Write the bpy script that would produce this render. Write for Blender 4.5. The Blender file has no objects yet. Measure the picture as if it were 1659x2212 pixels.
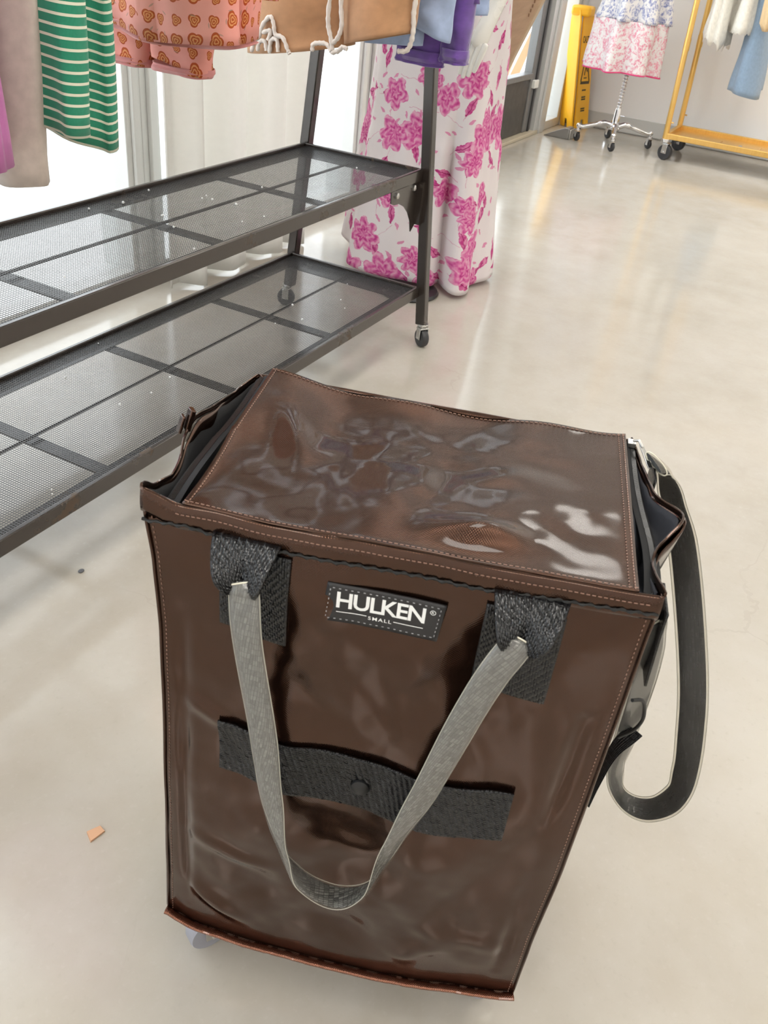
import bpy, bmesh, math, random
from math import sin, cos, pi, radians, exp, sqrt
from mathutils import Vector, Matrix, noise

random.seed(7)
S = bpy.context.scene
COL = S.collection

# ------------------------------------------------------------------ camera
cam_d = bpy.data.cameras.new('camera')
cam = bpy.data.objects.new('camera', cam_d)
COL.objects.link(cam)
YAW, PITCH, ROLL = 0.4246, 0.5985, -0.1178
fw = Vector((cos(PITCH)*cos(YAW), cos(PITCH)*sin(YAW), -sin(PITCH)))
rt = fw.cross(Vector((0, 0, 1))).normalized()
dn = fw.cross(rt)
r2 = cos(ROLL)*rt + sin(ROLL)*dn
d2 = -sin(ROLL)*rt + cos(ROLL)*dn
M = Matrix((( r2.x, -d2.x, -fw.x, 0.0), (r2.y, -d2.y, -fw.y, 0.0), (r2.z, -d2.z, -fw.z, 1.0), (0, 0, 0, 1)))
cam.matrix_world = M
cam_d.sensor_fit = 'VERTICAL'
cam_d.sensor_height = 24.0
cam_d.lens = 1872.0/2212.0*24.0
cam_d.clip_start = 0.05
cam_d.dof.use_dof = True
cam_d.dof.focus_distance = 1.25
cam_d.dof.aperture_fstop = 14.0
S.camera = cam

# ------------------------------------------------------------------ world, sun, exposure
W = bpy.data.worlds.new('sky')
S.world = W
W.use_nodes = True
wn = W.node_tree
bg = wn.nodes['Background']
bg.inputs['Color'].default_value = (0.90, 0.95, 1.0, 1)
bg.inputs['Strength'].default_value = 3.6
sun_d = bpy.data.lights.new('sun', 'SUN')
sun_d.energy = 6.0
sun_d.angle = radians(1.0)
sun_d.color = (1.0, 0.95, 0.88)
sun = bpy.data.objects.new('sun', sun_d)
COL.objects.link(sun)
sun.rotation_euler = (radians(-40), radians(-15), 0)     # from behind the shop, over the roof: only the pavement outside is sunlit
sun.rotation_euler = (radians(40), 0, radians(10))

S.view_settings.view_transform = 'Standard'
S.view_settings.look = 'None'
S.view_settings.exposure = 0.03
S.view_settings.gamma = 1.0
S.view_settings.use_curve_mapping = False
S.cycles.use_denoising = True
S.cycles.max_bounces = 10
S.cycles.transparent_max_bounces = 16
S.cycles.sample_clamp_indirect = 8.0

CEIL_FILL = 12.0

# ------------------------------------------------------------------ mesh helpers
class MB:
    def __init__(s):
        s.v = []; s.f = []; s.uv = []
    def add(s, vs, fs, uvs=None):
        o = len(s.v)
        s.v += [tuple(p) for p in vs]
        for i, f in enumerate(fs):
            s.f.append(tuple(o + k for k in f))
            s.uv.append(uvs[i] if uvs else [(s.v[o+k][0]+0.37*s.v[o+k][1], s.v[o+k][2]+0.61*s.v[o+k][1]) for k in f])
    def box(s, c, d, rot=None):
        hx, hy, hz = d[0]/2, d[1]/2, d[2]/2
        vs = [Vector((x, y, z)) for x in (-hx, hx) for y in (-hy, hy) for z in (-hz, hz)]
        if rot is not None: vs = [rot @ p for p in vs]
        c = Vector(c)
        s.add([p + c for p in vs], [(0,1,3,2), (4,6,7,5), (0,4,5,1), (2,3,7,6), (0,2,6,4), (1,5,7,3)])
        return s
    def span(s, a, b):
        return s.box([(a[i]+b[i])/2 for i in range(3)], [abs(b[i]-a[i]) for i in range(3)])
    def bar(s, p, q, w, h, up=(0, 0, 1)):
        p = Vector(p); q = Vector(q); t = (q-p)
        L = t.length; t.normalize()
        side = t.cross(Vector(up))
        if side.length < 1e-6: side = t.cross(Vector((1, 0, 0)))
        side.normalize(); u = side.cross(t)
        rot = Matrix((side, t, u)).transposed()
        return s.box((p+q)/2, (w, L, h), rot)
    def grid(s, fn, nu, nv, lu=1, lv=1, closed_u=False):
        vs = []; fs = []; uvs = []
        cu = nu if closed_u else nu+1
        for j in range(nv+1):
            for i in range(cu):
                vs.append(fn(i/nu, j/nv))
        for j in range(nv):
            for i in range(nu):
                a = j*cu+i; b = j*cu+(i+1) % cu; c = (j+1)*cu+(i+1) % cu; d = (j+1)*cu+i
                fs.append((a, b, c, d))
                u0, u1, v0, v1 = i/nu*lu, (i+1)/nu*lu, j/nv*lv, (j+1)/nv*lv
                uvs.append([(u0, v0), (u1, v0), (u1, v1), (u0, v1)])
        s.add(vs, fs, uvs); return s
    def tube(s, pts, r, n=10, cap=True, scale=None):
        pts = [Vector(p) for p in pts]
        rr = r if isinstance(r, (list, tuple)) else [r]*len(pts)
        prev = None; vs = []; L = 0; Ls = []
        for i, p in enumerate(pts):
            t = (pts[min(i+1, len(pts)-1)] - pts[max(i-1, 0)]).normalized()
            if prev is None:
                x = t.orthogonal().normalized()
            else:
                x = (prev - t*prev.dot(t)).normalized()
            prev = x; y = t.cross(x)
            if i: L += (p-pts[i-1]).length
            Ls.append(L)
            for k in range(n):
                a = 2*pi*k/n
                vs.append(p + (x*cos(a) + y*sin(a))*rr[i])
        fs = []; uvs = []
        per = 2*pi*max(rr)
        for i in range(len(pts)-1):
            for k in range(n):
                fs.append((i*n+k, i*n+(k+1) % n, (i+1)*n+(k+1) % n, (i+1)*n+k))
                uvs.append([(Ls[i], k/n*per), (Ls[i], (k+1)/n*per), (Ls[i+1], (k+1)/n*per), (Ls[i+1], k/n*per)])
        if cap:
            fs.append(tuple(range(n-1, -1, -1))); uvs.append([(0, 0)]*n)
            fs.append(tuple((len(pts)-1)*n+k for k in range(n))); uvs.append([(0, 0)]*n)
        s.add(vs, fs, uvs); return s
    def cyl(s, p, q, r, n=20): return s.tube([p, q], r, n)
    def lathe(s, prof, c=(0, 0, 0), axis=None, n=24):
        rot = Matrix.Identity(3) if axis is None else Vector((0, 0, 1)).rotation_difference(Vector(axis)).to_matrix()
        c = Vector(c); vs = []
        for r, z in prof:
            for k in range(n):
                a = 2*pi*k/n
                vs.append(c + rot @ Vector((r*cos(a), r*sin(a), z)))
        fs = []
        for i in range(len(prof)-1):
            for k in range(n):
                fs.append((i*n+k, i*n+(k+1) % n, (i+1)*n+(k+1) % n, (i+1)*n+k))
        fs.append(tuple(range(n-1, -1, -1))); fs.append(tuple((len(prof)-1)*n+k for k in range(n)))
        s.add(vs, fs); return s
    def ball(s, c, r, n=12, sq=(1, 1, 1)):
        c = Vector(c)
        prof = [(max(1e-4, r*sin(pi*i/(n//2+2))), -r*cos(pi*i/(n//2+2))) for i in range(n//2+3)]
        vs = []
        for rr, z in prof:
            for k in range(n):
                a = 2*pi*k/n
                vs.append(c + Vector((rr*cos(a)*sq[0], rr*sin(a)*sq[1], z*sq[2])))
        fs = [(i*n+k, i*n+(k+1) % n, (i+1)*n+(k+1) % n, (i+1)*n+k) for i in range(len(prof)-1) for k in range(n)]
        s.add(vs, fs); return s
    def prism(s, poly, fn0, fn1):
        n = len(poly)
        vs = [fn0(*p) for p in poly] + [fn1(*p) for p in poly]
        fs = [tuple(range(n-1, -1, -1)), tuple(range(n, 2*n))] + [(i, (i+1) % n, n+(i+1) % n, n+i) for i in range(n)]
        s.add(vs, fs); return s
    def ribbon(s, pts, wd, w, t, n=14, cap=True, pw=2.6):
        """flattened tube: pts centre line, wd width directions, w widths, t thicknesses (lists)"""
        pts = [Vector(p) for p in pts]; vs = []; L = 0; Ls = []
        for i, p in enumerate(pts):
            tg = (pts[min(i+1, len(pts)-1)] - pts[max(i-1, 0)]).normalized()
            x = Vector(wd[i]); x = (x - tg*x.dot(tg)).normalized(); y = tg.cross(x)
            if i: L += (p-pts[i-1]).length
            Ls.append(L)
            for k in range(n):
                a = 2*pi*k/n
                ca, sa = cos(a), sin(a)
                vs.append(p + x*(math.copysign(abs(ca)**(2/pw), ca)*w[i]/2) + y*(math.copysign(abs(sa)**(2/pw), sa)*t[i]/2))
        fs = []; uvs = []
        def uw(k, i): return (cos(2*pi*k/n))*w[i]/2
        for i in range(len(pts)-1):
            for k in range(n):
                fs.append((i*n+k, i*n+(k+1) % n, (i+1)*n+(k+1) % n, (i+1)*n+k))
                uvs.append([(uw(k, i), Ls[i]), (uw(k+1, i), Ls[i]), (uw(k+1, i+1), Ls[i+1]), (uw(k, i+1), Ls[i+1])])
        if cap:
            fs.append(tuple(range(n-1, -1, -1))); uvs.append([(0, 0)]*n)
            fs.append(tuple((len(pts)-1)*n+k for k in range(n))); uvs.append([(0, 0)]*n)
        s.add(vs, fs, uvs); return s

def obj(name, mb, mat=None, parent=None, bevel=0, solid=0, sharp=38, kind=None, label=None, sub=0):
    me = bpy.data.meshes.new(name)
    me.from_pydata(mb.v, [], mb.f)
    uvl = me.uv_layers.new(name='UVMap')
    flat = [c for f in mb.uv for uv in f for c in uv]
    uvl.data.foreach_set('uv', flat)
    me.polygons.foreach_set('use_smooth', [True]*len(me.polygons))
    me.update()
    me.set_sharp_from_angle(angle=radians(sharp))
    if mat: me.materials.append(mat)
    o = bpy.data.objects.new(name, me)
    COL.objects.link(o)
    if parent: o.parent = parent
    if solid:
        m = o.modifiers.new('solidify', 'SOLIDIFY'); m.thickness = solid; m.offset = 0
    if bevel:
        m = o.modifiers.new('bevel', 'BEVEL'); m.width = bevel; m.segments = 2; m.limit_method = 'ANGLE'; m.angle_limit = radians(40)
    if sub:
        m = o.modifiers.new('subsurf', 'SUBSURF'); m.levels = sub; m.render_levels = sub
    if kind: o['kind'] = kind
    if label: o['label'] = label
    return o

def tag(o, label, cat, group=None):
    o['label'] = label; o['category'] = cat
    if group: o['group'] = group
    return o

def thing(name, loc, label, cat, rz=0, group=None):
    o = bpy.data.objects.new(name, None)
    COL.objects.link(o)
    o.location = loc; o.rotation_euler = (0, 0, rz)
    o.empty_display_size = 0.1
    return tag(o, label, cat, group)

def struct(o):
    o['kind'] = 'structure'; return o

def group_copy(o, parent=None):
    c = o.copy(); COL.objects.link(c)
    if parent: c.parent = parent
    for ch in list(o.children): group_copy(ch, c)
    return c

def interp(tab, x):
    if x <= tab[0][0]: return tab[0][1]
    for (a, ya), (b, yb) in zip(tab, tab[1:]):
        if x <= b:
            t = (x-a)/(b-a); t = t*t*(3-2*t)*0.5 + t*0.5
            return ya + (yb-ya)*t
    return tab[-1][1]

def catmull(pts, n):
    P = [Vector(p) for p in pts]; P = [2*P[0]-P[1]] + P + [2*P[-1]-P[-2]]
    out = []
    for i in range(1, len(P)-2):
        for k in range(n):
            t = k/n
            a, b, c, d = P[i-1], P[i], P[i+1], P[i+2]
            out.append(0.5*((2*b) + (c-a)*t + (2*a-5*b+4*c-d)*t*t + (-a+3*b-3*c+d)*t**3))
    out.append(P[-2]); return out

def nz(x, y, z=0): return noise.noise(Vector((x, y, z)))

def text_geo(body, size, bold=0.0, align='CENTER', spacing=1.0):
    cu = bpy.data.curves.new('lettering', 'FONT')
    cu.body = body; cu.size = size; cu.offset = bold; cu.align_x = align; cu.align_y = 'CENTER'; cu.resolution_u = 3
    cu.space_character = spacing
    o = bpy.data.objects.new('lettering', cu); COL.objects.link(o)
    dg = bpy.context.evaluated_depsgraph_get(); dg.update()
    me = bpy.data.meshes.new_from_object(o.evaluated_get(dg))
    vs = [v.co.copy() for v in me.vertices]; fs = [tuple(p.vertices) for p in me.polygons]
    bpy.data.objects.remove(o); bpy.data.curves.remove(cu); bpy.data.meshes.remove(me)
    return vs, fs

# ------------------------------------------------------------------ material helpers
class NT:
    def __init__(s, name):
        s.m = bpy.data.materials.new(name); s.m.use_nodes = True
        s.t = s.m.node_tree; s.b = s.t.nodes['Principled BSDF']; s.out = s.t.nodes['Material Output']
    def new(s, ty, **kw):
        n = s.t.nodes.new(ty)
        for k, v in kw.items(): setattr(n, k, v)
        return n
    def link(s, a, b): s.t.links.new(a, b)
    def put(s, sock, v):
        if isinstance(v, bpy.types.NodeSocket): s.link(v, sock)
        elif isinstance(v, (tuple, list)) and sock.type == 'RGBA' and len(v) == 3: sock.default_value = (*v, 1)
        else: sock.default_value = v
    def set(s, **kw):
        for k, v in kw.items(): s.put(s.b.inputs[k.replace('_', ' ')], v)
        return s
    def math(s, op, a, b=0.0, c=0.0):
        n = s.new('ShaderNodeMath', operation=op)
        s.put(n.inputs[0], a); s.put(n.inputs[1], b); s.put(n.inputs[2], c)
        return n.outputs[0]
    def mix(s, f, a, b, blend='MIX'):
        n = s.new('ShaderNodeMix', data_type='RGBA', blend_type=blend)
        s.put(n.inputs[0], f); s.put(n.inputs[6], a); s.put(n.inputs[7], b)
        return n.outputs[2]
    def coord(s, which='UV'): return s.new('ShaderNodeTexCoord').outputs[which]
    def vscale(s, v, k, off=(0, 0, 0)):
        n = s.new('ShaderNodeVectorMath', operation='MULTIPLY_ADD')
        s.put(n.inputs[0], v); n.inputs[1].default_value = k if isinstance(k, tuple) else (k, k, k); n.inputs[2].default_value = off
        return n.outputs[0]
    def noise(s, v, sc, det=3, rough=0.5, dist=0.0):
        n = s.new('ShaderNodeTexNoise'); s.link(v, n.inputs['Vector'])
        n.inputs['Scale'].default_value = sc; n.inputs['Detail'].default_value = det
        n.inputs['Roughness'].default_value = rough; n.inputs['Distortion'].default_value = dist
        return n.outputs['Fac']
    def vor(s, v, sc, feat='F1', rnd=1.0):
        n = s.new('ShaderNodeTexVoronoi', feature=feat); s.link(v, n.inputs['Vector'])
        n.inputs['Scale'].default_value = sc; n.inputs['Randomness'].default_value = rnd
        return n
    def ramp(s, f, stops, interp='LINEAR'):
        n = s.new('ShaderNodeValToRGB'); s.link(f, n.inputs[0]); n.color_ramp.interpolation = interp
        e = n.color_ramp.elements
        while len(e) < len(stops): e.new(0.5)
        for k, (p, c) in zip(e, stops):
            k.position = p; k.color = (*c, 1) if len(c) == 3 else c
        return n.outputs[0]
    def bump(s, h, strength=0.3, dist=0.001, normal=None):
        n = s.new('ShaderNodeBump'); s.put(n.inputs['Height'], h)
        n.inputs['Strength'].default_value = strength; n.inputs['Distance'].default_value = dist
        if normal is not None: s.link(normal, n.inputs['Normal'])
        s.link(n.outputs[0], s.b.inputs['Normal']); return n.outputs[0]
    def sep(s, v):
        n = s.new('ShaderNodeSeparateXYZ'); s.link(v, n.inputs[0]); return n.outputs[0], n.outputs[1], n.outputs[2]
    def map(s, x, a, b, c=0.0, d=1.0):
        n = s.new('ShaderNodeMapRange'); s.put(n.inputs[0], x)
        n.inputs[1].default_value = a; n.inputs[2].default_value = b; n.inputs[3].default_value = c; n.inputs[4].default_value = d
        return n.outputs[0]
    def weave(s, uv, fu, fv):
        x, y, _ = s.sep(uv)
        a = s.math('SINE', s.math('MULTIPLY', x, fu)); b = s.math('SINE', s.math('MULTIPLY', y, fv))
        return s.math('MULTIPLY', a, b)

def simple(name, col, rough=0.5, metal=0.0, **kw):
    m = NT(name); m.set(Base_Color=(*col, 1), Roughness=rough, Metallic=metal)
    for k, v in kw.items(): m.put(m.b.inputs[k.replace('_', ' ')], v)
    # faint wear so that nothing is perfectly uniform
    n = m.noise(m.coord('Object'), 23, 4)
    m.set(Roughness=m.map(n, 0.3, 0.7, max(0.02, rough-0.05), min(1, rough+0.06)))
    return m.m

def cloth(name, col, rough=0.85, wv=5000, amt=0.25, mott=0.08, trans=0.0, sheen=0.2):
    m = NT(name); uv = m.coord('UV')
    n = m.noise(uv, 60, 4)
    c = m.mix(m.map(n, 0.3, 0.7), tuple(x*(1-mott) for x in col), tuple(min(1, x*(1+mott)) for x in col))
    m.set(Base_Color=c, Roughness=rough, Sheen_Weight=sheen)
    m.bump(m.weave(uv, wv, wv), amt, 0.0004)
    if trans:
        tr = m.new('ShaderNodeBsdfTranslucent'); m.put(tr.inputs[0], c)
        mx = m.new('ShaderNodeMixShader'); mx.inputs[0].default_value = trans
        m.link(m.b.outputs[0], mx.inputs[1]); m.link(tr.outputs[0], mx.inputs[2]); m.link(mx.outputs[0], m.out.inputs[0])
    return m.m

def blossom(m, uv, scale, off, petals, R, rnd=1.0, squash=1.0, spin=6.28):
    """petal mask and tone of flowers scattered one per Voronoi cell"""
    p = m.vscale(uv, (scale, scale*squash, 0), off)
    v = m.new('ShaderNodeTexVoronoi', voronoi_dimensions='2D'); m.link(p, v.inputs['Vector']); v.inputs['Scale'].default_value = 1; v.inputs['Randomness'].default_value = rnd
    d = m.new('ShaderNodeVectorMath', operation='SUBTRACT'); m.link(p, d.inputs[0]); m.link(v.outputs['Position'], d.inputs[1])
    x, y, _ = m.sep(d.outputs[0])
    cr = m.new('ShaderNodeSeparateColor'); m.link(v.outputs['Color'], cr.inputs[0])
    r = m.math('SQRT', m.math('ADD', m.math('MULTIPLY', x, x), m.math('MULTIPLY', y, y)))
    a = m.math('ADD', m.math('ARCTAN2', y, x), m.math('MULTIPLY_ADD', cr.outputs[0], spin, 0.0 if spin > 1 else 1.57))
    pet = m.math('ABSOLUTE', m.math('COSINE', m.math('MULTIPLY', a, petals/2)))
    Rr = m.math('MULTIPLY', m.math('MULTIPLY_ADD', pet, 0.32, 0.68), m.math('MULTIPLY_ADD', cr.outputs[1], R*0.6, R*0.6))
    q = m.math('DIVIDE', r, Rr)
    return m.math('LESS_THAN', q, 1.0), q, cr.outputs[2], a

def leaf(m, uv, scale, off, la, lb, keep=1.0):
    p = m.vscale(uv, (scale, scale, 0), off)
    v = m.new('ShaderNodeTexVoronoi', voronoi_dimensions='2D'); m.link(p, v.inputs['Vector']); v.inputs['Scale'].default_value = 1
    d = m.new('ShaderNodeVectorMath', operation='SUBTRACT'); m.link(p, d.inputs[0]); m.link(v.outputs['Position'], d.inputs[1])
    x, y, _ = m.sep(d.outputs[0])
    cr = m.new('ShaderNodeSeparateColor'); m.link(v.outputs['Color'], cr.inputs[0])
    an = m.math('MULTIPLY', cr.outputs[0], 6.28)
    c = m.math('COSINE', an); s_ = m.math('SINE', an)
    X = m.math('ADD', m.math('MULTIPLY', x, c), m.math('MULTIPLY', y, s_))
    Y = m.math('SUBTRACT', m.math('MULTIPLY', y, c), m.math('MULTIPLY', x, s_))
    q = m.math('DIVIDE', X, la)
    lim = m.math('MULTIPLY', m.math('SUBTRACT', 1.0, m.math('MULTIPLY', q, q)), lb)
    inside = m.math('LESS_THAN', m.math('ABSOLUTE', Y), lim)
    vein = m.math('LESS_THAN', m.math('ABSOLUTE', Y), lb*0.12)
    ok = m.math('LESS_THAN', cr.outputs[1], keep)
    return m.math('MULTIPLY', inside, ok), vein, m.math('MULTIPLY', m.math('LESS_THAN', m.math('ABSOLUTE', m.math('ADD', Y, m.math('MULTIPLY', q, lb*0.2))), lb*0.07), m.math('LESS_THAN', m.math('ABSOLUTE', q), 2.6))

# ------------------------------------------------------------------ materials
def mk_floor():
    m = NT('polished_concrete'); p = m.coord('Object')
    a = m.noise(p, 1.3, 6, 0.6); b = m.noise(p, 9, 5, 0.6); c = m.noise(p, 90, 3, 0.6)
    base = m.ramp(a, [(0.3, (0.40, 0.358, 0.300)), (0.5, (0.47, 0.427, 0.364)), (0.72, (0.53, 0.49, 0.430))])
    base = m.mix(m.map(b, 0.35, 0.7, 0, 0.35), base, (0.56, 0.535, 0.50))
    base = m.mix(m.map(c, 0.58, 0.78, 0, 0.35), base, (0.42, 0.38, 0.32))
    base = m.mix(m.map(c, 0.22, 0.42, 0.22, 0), base, (0.58, 0.555, 0.52))
    # hairline cracks
    wv = m.new('ShaderNodeVectorMath', operation='ADD'); m.link(p, wv.inputs[0])
    nn = m.new('ShaderNodeTexNoise'); m.link(p, nn.inputs['Vector']); nn.inputs['Scale'].default_value = 3; nn.inputs['Detail'].default_value = 6
    sc = m.new('ShaderNodeVectorMath', operation='SCALE'); m.link(nn.outputs['Color'], sc.inputs[0]); sc.inputs['Scale'].default_value = 0.35
    m.link(sc.outputs[0], wv.inputs[1])
    v = m.vor(wv.outputs[0], 1.1, 'DISTANCE_TO_EDGE')
    crack = m.math('MULTIPLY', m.math('LESS_THAN', v.outputs['Distance'], 0.0022), m.map(m.noise(p, 2.1, 2), 0.5, 0.6))
    base = m.mix(m.math('MULTIPLY', crack, 0.35), base, (0.42, 0.37, 0.32))
    m.set(Base_Color=base, Roughness=0.13, Specular_IOR_Level=0.62)
    st_ = m.noise(m.vscale(p, (2.0, 9.0, 1)), 3.0, 4, 0.6)
    m.bump(m.math('ADD', m.math('MULTIPLY', st_, 0.6), m.noise(p, 24, 3)), 0.06, 0.0022)
    return m.m
M_FLOOR = mk_floor()
M_WALL = simple('white_wall_paint', (0.88, 0.865, 0.85), 0.7)
M_CEIL = simple('ceiling_paint', (0.82, 0.82, 0.80), 0.9)
M_BASE = simple('grey_vinyl_baseboard', (0.60, 0.60, 0.58), 0.45)
M_ALU = simple('silver_frame', (0.66, 0.665, 0.65), 0.38, 0.35)
M_ALUW = simple('pale_frame', (0.70, 0.71, 0.69), 0.42, 0.1)
M_DOOR = simple('dark_anodised_door', (0.085, 0.08, 0.075), 0.42, 0.3)
M_DOORF = simple('grey_door_frame', (0.22, 0.22, 0.22), 0.35, 0.4)
M_BRONZE = simple('beige_sill', (0.50, 0.44, 0.33), 0.5)
M_PAVE = simple('sunlit_pavement', (0.72, 0.72, 0.70), 0.9)
M_STRIPE = simple('orange_line_paint', (0.26, 0.14, 0.045), 0.8)
def mk_glass():
    m = NT('window_glass')
    tr = m.new('ShaderNodeBsdfTransparent'); tr.inputs[0].default_value = (0.97, 0.98, 0.975, 1)
    gl = m.new('ShaderNodeBsdfGlossy'); gl.inputs['Roughness'].default_value = 0.01
    lw = m.new('ShaderNodeLayerWeight'); lw.inputs[0].default_value = 0.5
    fr = m.math('MULTIPLY_ADD', m.math('POWER', lw.outputs['Facing'], 5.0), 0.9, 0.04)
    mx = m.new('ShaderNodeMixShader'); m.link(fr, mx.inputs[0]); m.link(tr.outputs[0], mx.inputs[1]); m.link(gl.outputs[0], mx.inputs[2])
    m.link(mx.outputs[0], m.out.inputs[0]); return m.m
M_GLASS = mk_glass()
def mk_emit(name, col, st):
    m = NT(name); m.set(Base_Color=(*col, 1), Emission_Color=(*col, 1), Emission_Strength=st); return m.m
M_FILL_PANEL = mk_emit('fill_panel_diffuser', (1.0, 0.96, 0.90), CEIL_FILL)

M_CHROME = simple('chrome', (0.78, 0.78, 0.79), 0.10, 1.0)
M_STEEL = simple('zinc_steel', (0.55, 0.54, 0.52), 0.30, 1.0)
M_RUBBER = simple('black_rubber', (0.035, 0.035, 0.038), 0.5)
M_TYRE = simple('grey_rubber', (0.30, 0.30, 0.34), 0.5)
M_WHITEPL = simple('white_plastic', (0.78, 0.78, 0.74), 0.4)
def mk_gold():
    m = NT('brushed_gold'); n = m.noise(m.vscale(m.coord('Object'), (40, 40, 4)), 3, 3)
    m.set(Base_Color=m.mix(n, (0.72, 0.42, 0.10), (0.88, 0.58, 0.20)), Metallic=0.75, Roughness=0.36); return m.m
M_GOLD = mk_gold()
def mk_rackmetal():
    m = NT('dark_bronze_steel'); p = m.coord('Object')
    n = m.noise(p, 9, 5, 0.65); k = m.noise(p, 60, 4, 0.6)
    wear = m.math('MULTIPLY', m.map(n, 0.60, 0.66), m.map(k, 0.44, 0.52))
    c = m.mix(k, (0.028, 0.021, 0.018), (0.046, 0.034, 0.028))
    c = m.mix(m.math('MULTIPLY', wear, 0.45), c, (0.15, 0.095, 0.055))
    m.set(Base_Color=c, Metallic=0.35, Roughness=m.map(wear, 0, 1, 0.26, 0.65), Specular_IOR_Level=0.7, Coat_Weight=m.map(wear, 0, 1, 0.4, 0.0), Coat_Roughness=0.10)
    m.bump(m.math('ADD', m.math('MULTIPLY', wear, -0.5), m.math('MULTIPLY', k, 0.3)), 0.2, 0.001)
    return m.m
M_RACK = mk_rackmetal()
M_MESH = simple('grey_wire', (0.10, 0.097, 0.098), 0.35, 0.5)

# bag
def mk_bag(name='bronze_laminated_fabric', base=(0.062, 0.029, 0.0175), wv=0.11, rgh=0.06):
    m = NT(name); uv = m.coord('UV'); p = m.coord('Object')
    n = m.noise(p, 7, 4)
    c = m.mix(n, tuple(x*0.85 for x in base), tuple(x*1.15 for x in base))
    m.set(Base_Color=c, Metallic=0.90, Roughness=rgh, Coat_Weight=0.42, Coat_Roughness=rgh*0.6, Coat_IOR=1.5)
    w = m.weave(uv, 2900, 2900)
    h = m.math('ADD', m.math('MULTIPLY', w, 0.5), m.math('MULTIPLY', m.noise(p, 45, 3, 0.55), 1.3))
    m.bump(h, wv, 0.0006)
    return m.m
M_BAG = mk_bag()
M_LID = mk_bag('bronze_laminated_lid', (0.058, 0.027, 0.016), 0.40, 0.13)
M_PIPE = mk_bag('copper_piping', (0.24, 0.10, 0.062), 0.9)
M_LINING = cloth('black_lining', (0.005, 0.005, 0.006), 0.85, sheen=0.0)
M_LINING_B = cloth('navy_lining', (0.012, 0.013, 0.019), 0.75, sheen=0.0)
def mk_webbing(name, scale=1.0, col=(0.004, 0.004, 0.0045), hi=(0.018, 0.018, 0.020), rot=0.0):
    m = NT(name); uv = m.coord('UV')
    b = m.new('ShaderNodeTexBrick'); vr = m.new('ShaderNodeVectorRotate'); m.link(uv, vr.inputs['Vector']); vr.inputs['Angle'].default_value = rot; m.link(vr.outputs[0], b.inputs['Vector'])
    b.offset = 0.33; b.offset_frequency = 1; b.squash = 1.0
    b.inputs['Scale'].default_value = 1.0; b.inputs['Brick Width'].default_value = 0.0062*scale; b.inputs['Row Height'].default_value = 0.0024*scale
    b.inputs['Mortar Size'].default_value = 0.00045*scale; b.inputs['Mortar Smooth'].default_value = 1.0; b.inputs['Bias'].default_value = 0
    b.inputs['Color1'].default_value = (*col, 1); b.inputs['Color2'].default_value = (*hi, 1); b.inputs['Mortar'].default_value = (0.003, 0.003, 0.003, 1)
    m.set(Base_Color=b.outputs['Color'], Roughness=0.26, Specular_IOR_Level=0.45)
    h = m.math('SUBTRACT', 1.0, b.outputs['Fac'])
    m.bump(m.math('ADD', h, m.math('MULTIPLY', m.noise(uv, 500, 2), 1.2)), 0.8, 0.0012)
    return m.m
M_WEB = mk_webbing('black_woven_webbing', rot=radians(90))
M_WEBD = mk_webbing('black_diagonal_webbing', rot=radians(-38))
M_STRIP = simple('glossy_black_strip', (0.007, 0.007, 0.008), 0.20)
M_WEBH = mk_webbing('woven_webbing_under_vinyl', 0.85, (0.05, 0.05, 0.048), (0.20, 0.20, 0.19), rot=radians(78))
def mk_sleeve(v0=0.27, v1=0.40):
    m = NT('clear_vinyl_sleeve')
    m.set(Base_Color=(0.34, 0.33, 0.31, 1), Roughness=0.16, Specular_IOR_Level=0.8, Coat_Weight=0.5, Coat_Roughness=0.04)
    n = m.noise(m.vscale(m.coord('UV'), (60, 12, 1)), 1.0, 3)
    m.bump(n, 0.25, 0.002)
    tr = m.new('ShaderNodeBsdfTransparent'); tr.inputs[0].default_value = (0.93, 0.92, 0.89, 1)
    x_, v_, _ = m.sep(m.coord('UV'))
    # where the strap bends, the vinyl lies flat on the black webbing and turns clear
    bend = m.math('MULTIPLY', m.map(v_, v0-0.03, v0+0.01), m.map(v_, v1-0.01, v1+0.03, 1, 0))
    mx = m.new('ShaderNodeMixShader'); m.put(mx.inputs[0], m.map(bend, 0, 1, 0.40, 0.10))
    m.link(tr.outputs[0], mx.inputs[1]); m.link(m.b.outputs[0], mx.inputs[2]); m.link(mx.outputs[0], m.out.inputs[0])
    return m.m
M_SLEEVE = mk_sleeve(0.375, 0.50)
M_SLEEVE2 = mk_sleeve(0.36, 1.2)
M_SLEDGE = simple('vinyl_cut_edge', (0.72, 0.68, 0.55), 0.3)
M_SLEDGE2 = simple('vinyl_weld_line', (0.42, 0.40, 0.34), 0.3)
M_LABEL = simple('black_leather_label', (0.018, 0.017, 0.019), 0.42)
M_PRINT = simple('white_print', (0.85, 0.85, 0.84), 0.6)
M_THREAD = simple('copper_thread', (0.26, 0.15, 0.11), 0.4)
M_BTHREAD = simple('black_cord', (0.006, 0.006, 0.006), 0.55)
M_GTHREAD = simple('grey_thread', (0.35, 0.35, 0.36), 0.5)
M_SNAP = simple('black_snap', (0.008, 0.008, 0.009), 0.3)

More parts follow.
